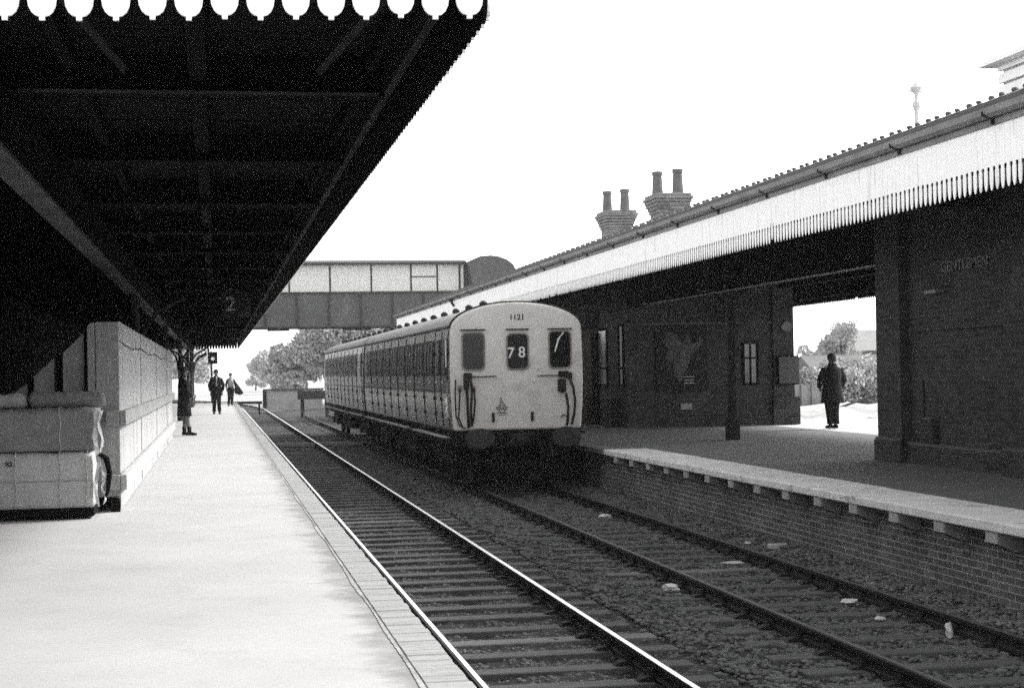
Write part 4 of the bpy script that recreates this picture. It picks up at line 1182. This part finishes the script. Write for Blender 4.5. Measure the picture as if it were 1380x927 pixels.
def local(mb, name, material, parent, smooth=True):
    me = bpy.data.meshes.new(name); me.from_pydata(mb.v, [], mb.f); me.update()
    for q in me.polygons: q.use_smooth = smooth
    me.materials.append(material); o = bpy.data.objects.new(name, me); COL.objects.link(o); o.parent = parent
    return o
def person(label, loc, height, rotz, arms, legs, coat_len, coat_m, leg_m, shoe_m, shirt=False, coat_open=False, hair_m=m_hair, skirt=False, lean=0, coat=True, group='people on the platforms'):
    """local frame: +Y is where the figure faces; 1.75 m figure scaled to height"""
    t = thing('person', loc, label, 'person', group)
    t.rotation_euler = (0,0,rotz); k = height/1.75; t.scale = (k,k,k)
    V = [(0,0,.94),(0,0,1.12),(0,.01,1.32),(0,0,1.46),(0,.01,1.53),(0,.03,1.60),(0,.03,1.68),(0,.025,1.735)]
    E = [(0,1),(1,2),(2,3),(3,4),(4,5),(5,6),(6,7)]
    Rr = [(.13,.10),(.115,.09),(.135,.095),(.07,.06),(.052,.052),(.066,.078),(.075,.09),(.045,.05)]
    extra = []
    for s, arm in zip((-1,1), arms):
        i = len(V)
        V += [(s*.165,0,1.415)]+list(arm); E += [(3,i),(i,i+1),(i+1,i+2),(i+2,i+3)]; Rr += [.055,.042,.030,.034]
        w_, h_ = Vector(arm[1]), Vector(arm[2]); d = (h_-w_).normalized(); side = d.cross(Vector((0,1,0)) if abs(d.y) < .8 else Vector((1,0,0))).normalized(); cur = d.cross(side)
        for q, ln in enumerate((.07,.082,.078,.062)):
            b0 = h_+side*(q-1.5)*.019+d*.01
            fm = MB().tube([b0, b0+d*ln*.5+cur*.006, b0+d*ln*.95+cur*.022], [.010,.009,.006], 6); extra.append(fm)
        b0 = h_-side*.028-d*.03
        extra.append(MB().tube([b0, b0-side*.02+d*.035, b0-side*.015+d*.065], [.012,.011,.007], 6))
    for s, leg in zip((-1,1), legs):
        i = len(V)
        kn, an, to = leg
        V += [(s*.085,0,.90), kn, an, to]; E += [(0,i),(i,i+1),(i+1,i+2),(i+2,i+3)]; Rr += [.085,.056,.038,.030]
    nose = MB().ball((0,.115,1.635),(.012,.02,.022),8,5); extra.append(nose)
    for s in (-1,1): extra.append(MB().ball((s*.078,.025,1.64),(.012,.02,.03),8,5))
    body = skin_mesh('body', V, E, Rr, m_skin, t, extra=extra)
    fc = MB()
    for s in (-1,1): fc.ball((s*.03,.108,1.66),(.012,.008,.007),8,5)
    local(fc, 'eyes', m_hair, t)
    mo = MB().ball((0,.108,1.59),(.024,.008,.006),8,5); local(mo, 'mouth', mat('lip_tone',.2,.6), t)
    hr = MB().ball((0,.0,1.69),(.092,.105,.085),14,9); hr.ball((0,-.035,1.64),(.085,.07,.09),12,8); local(hr, 'hair', hair_m, t)
    # trousers or skirt and stockings
    tr_ = MB()
    for s, (kn,an,to) in zip((-1,1), legs):
        kn, an = Vector(kn), Vector(an); hip = Vector((s*.085,0,.93))
        if not skirt:
            tr_.tube([hip, hip.lerp(kn,.5), kn, kn.lerp(an,.5), an+Vector((0,0,.02))], [.115,.10,.08,.072,.075], 12)
        else:
            tr_.tube([hip, kn, kn.lerp(an,.45), an], [.10,.062,.058,.042], 12)
    tr_.loft([(0,0,.86,.17,.12),(0,0,.95,.17,.125),(0,0,1.05,.155,.115)])
    local(tr_, 'trousers' if not skirt else 'stockings', leg_m, t)
    sh = MB()
    for s, (kn,an,to) in zip((-1,1), legs):
        an, to = Vector(an), Vector(to); d = (to-an); d.z = 0; d.normalize()
        z0_ = min(an.z, to.z)
        sh.tube([an-d*.06+Vector((0,0,-.045)), an+Vector((0,0,-.03)), an+d*.09+Vector((0,0,-.045)), an+d*.19+Vector((0,0,-.055))], [.035,.048,.045,.025], 10)
        if skirt: sh.tube([an+Vector((0,0,-.03)), an+Vector((0,0,.14))], [.05,.058], 10)
    local(sh, 'shoes', shoe_m, t)
    if coat:
        hem = coat_len
        ct = MB()
        rings = [(0,0,hem,.25,.185),(0,0,hem+.15,.235,.175),(0,0,.98,.205,.155),(0,0,1.12,.19,.15),(0,.005,1.30,.215,.155),(0,0,1.40,.20,.135),(0,0,1.455,.13,.10),(0,0,1.50,.075,.075)]
        ct.loft(rings, 18)
        for s, arm in zip((-1,1), arms):
            a0 = Vector((s*.155,0,1.405)); e_, w_ = Vector(arm[0]), Vector(arm[1])
            ct.tube([a0, a0.lerp(e_,.5), e_, e_.lerp(w_,.5), w_], [.082,.075,.066,.058,.052], 12)
        ct_o = local(ct, 'coat', coat_m, t)
        cl_ = MB().loft([(0,-.005,1.45,.10,.085),(0,-.01,1.54,.08,.075)], 14); local(cl_, 'collar', coat_m, t)
    if shirt:
        sm = MB().loft([(0,.075,1.10,.055,.09),(0,.075,1.25,.065,.095),(0,.065,1.38,.06,.09),(0,.03,1.49,.058,.062)], 12) if coat else \
             MB().loft([(0,0,1.0,.165,.12),(0,0,1.15,.155,.115),(0,0,1.32,.185,.13),(0,0,1.42,.16,.11),(0,0,1.49,.06,.06)], 16)
        local(sm, 'shirt', m_shirt, t)
        if not coat:
            sl = MB()
            for s, arm in zip((-1,1), arms):
                a0 = Vector((s*.15,0,1.40)); e_, w_ = Vector(arm[0]), Vector(arm[1])
                sl.tube([a0, a0.lerp(e_,.5), e_, e_.lerp(w_,.6)], [.07,.062,.052,.045], 10)
            local(sl, 'sleeves', m_black, t)
    return t
AR = lambda s,dx=.06,fy=.05,: [(s*(.20+dx),-.02,1.13),(s*(.21+dx),fy,.89),(s*(.20+dx),fy+.03,.81)]
# man with his back to us in the passage, hands brought forward
mman = person('man in a dark knee length overcoat seen from behind in the open passage', (14.97,39.2,PR), 1.84, R(8),
       [[(-.26,.02,1.15),(-.20,.17,.98),(-.15,.22,.93)],[(.27,.0,1.14),(.24,.12,.93),(.2,.16,.86)]],
       [((-.07,.03,.49),(-.05,.0,.09),(-.06,.12,.03)),((.055,.0,.49),(.045,-.03,.09),(.06,.1,.03))], .60, m_dkcoat, m_black, m_black)
mman.scale = (mman.scale[0]*1.16, mman.scale[1]*1.1, mman.scale[2])
# person standing by the hoarding end, facing the tracks
person('person in a dark coat with pale socks standing at the end of the hoarding', (-.80,42.9,PL), 1.72, R(-78),
       [[(-.24,.02,1.15),(-.2,.16,.98),(-.15,.22,.95)],[(.24,.02,1.15),(.2,.16,1.0),(.15,.24,1.0)]],
       [((-.09,.04,.49),(-.12,.02,.09),(-.14,.14,.03)),((.09,.06,.49),(.12,.10,.09),(.14,.22,.03))], .50, m_dkcoat, m_boot, m_black, skirt=True)
# man in open dark suit facing the camera
person('man in an open dark suit facing along the near platform', (.01,67.3,PL), 1.76, R(180),
       [[(-.27,-.02,1.14),(-.24,.06,.93),(-.20,.10,.86)],[(.27,-.02,1.14),(.24,.06,.93),(.2,.1,.86)]],
       [((-.09,.03,.49),(-.11,.0,.09),(-.13,.12,.03)),((.09,.02,.49),(.10,-.02,.09),(.12,.10,.03))], .74, m_black, m_black, m_black, shirt=True)
w = person('person in a light shirt carrying a dark coat over one arm at the platform end', (.72,85.5,PL), 1.66, R(180),
       [[(-.28,.0,1.16),(-.33,.16,1.02),(-.32,.24,1.0)],[(.24,-.02,1.14),(.22,.08,.92),(.2,.12,.84)]],
       [((-.07,.08,.50),(-.06,.0,.12),(-.07,.12,.04)),((.08,.12,.50),(.12,.20,.09),(.13,.33,.04))], .8, m_black, m_black, m_black, shirt=True, coat=False)
cc = thing('carried_coat', (.38,85.3,PL+.55), 'dark coat hanging over the arm of the person at the platform end', 'coat')
cc.location = (1.06,85.35,PL+.62)
mb = MB()
mb.loft([(.12,0,-.05,.05,.03),(.08,0,.02,.22,.06),(.04,0,.15,.20,.09),(-.02,0,.35,.12,.10),(-.10,0,.52,.08,.08),(-.16,0,.62,.05,.05)], 12)
local(mb, 'cloth', m_black, cc)

# ================================================================== HAZE
hz = MB().box(-640, 640, -140, 1450, -1.4, 24)
ho = hz.build('haze', bpy.data.materials.new('haze_air'))
hm = ho.data.materials[0]; hm.use_nodes = True; nt = hm.node_tree
for n_ in list(nt.nodes):
    if n_.type == 'BSDF_PRINCIPLED': nt.nodes.remove(n_)
pv = nt.nodes.new('ShaderNodeVolumePrincipled'); pv.inputs['Color'].default_value = (.93,.93,.93,1); pv.inputs['Density'].default_value = .00024
pv.inputs['Anisotropy'].default_value = .3
nt.links.new(pv.outputs[0], nt.nodes['Material Output'].inputs['Volume'])
tag(ho, 'thin pale haze in the air over the whole place', kind='stuff')

# ================================================================== WORLD, SUN, CAMERA
SEL, SAZ = R(40), R(68)      # elevation; azimuth clockwise from the track direction (+Y) towards +X
W = bpy.data.worlds.new('World'); sc.world = W; W.use_nodes = True
nt = W.node_tree; bg = nt.nodes['Background']
sk = nt.nodes.new('ShaderNodeTexSky'); sk.sky_type = 'NISHITA'; sk.sun_disc = False
sk.sun_elevation = SEL; sk.sun_rotation = SAZ; sk.air_density = 1.0; sk.dust_density = 1.5; sk.ozone_density = 1
bw = nt.nodes.new('ShaderNodeRGBToBW')
nt.links.new(sk.outputs[0], bw.inputs[0]); nt.links.new(bw.outputs[0], bg.inputs['Color'])
bg.inputs['Strength'].default_value = .15
sd = bpy.data.lights.new('sun', 'SUN'); sd.energy = 1.2; sd.angle = R(14); sd.color = (1,.985,.97)
so = bpy.data.objects.new('sun', sd); COL.objects.link(so)
D = Vector((math.cos(SEL)*math.sin(SAZ), math.cos(SEL)*math.cos(SAZ), math.sin(SEL)))
so.rotation_euler = D.to_track_quat('Z', 'Y').to_euler()

psi, pit, rol = R(10.07), math.atan(38.5/2250), R(1.0)
Fw = Vector((math.cos(pit)*math.sin(psi), math.cos(pit)*math.cos(psi), math.sin(pit)))
R0 = Vector((math.cos(psi), -math.sin(psi), 0)); U0 = R0.cross(Fw)
Rt = R0*math.cos(rol)-U0*math.sin(rol); Up = R0*math.sin(rol)+U0*math.cos(rol)
cd = bpy.data.cameras.new('camera'); cam = bpy.data.objects.new('camera', cd); COL.objects.link(cam)
M = Matrix((Rt, Up, -Fw)).transposed().to_4x4(); M.translation = Vector((0,0,2.32))
cam.matrix_world = M
cd.sensor_width = 36; cd.lens = 36*2250/1380; cd.clip_start = .1; cd.clip_end = 3000
sc.camera = cam
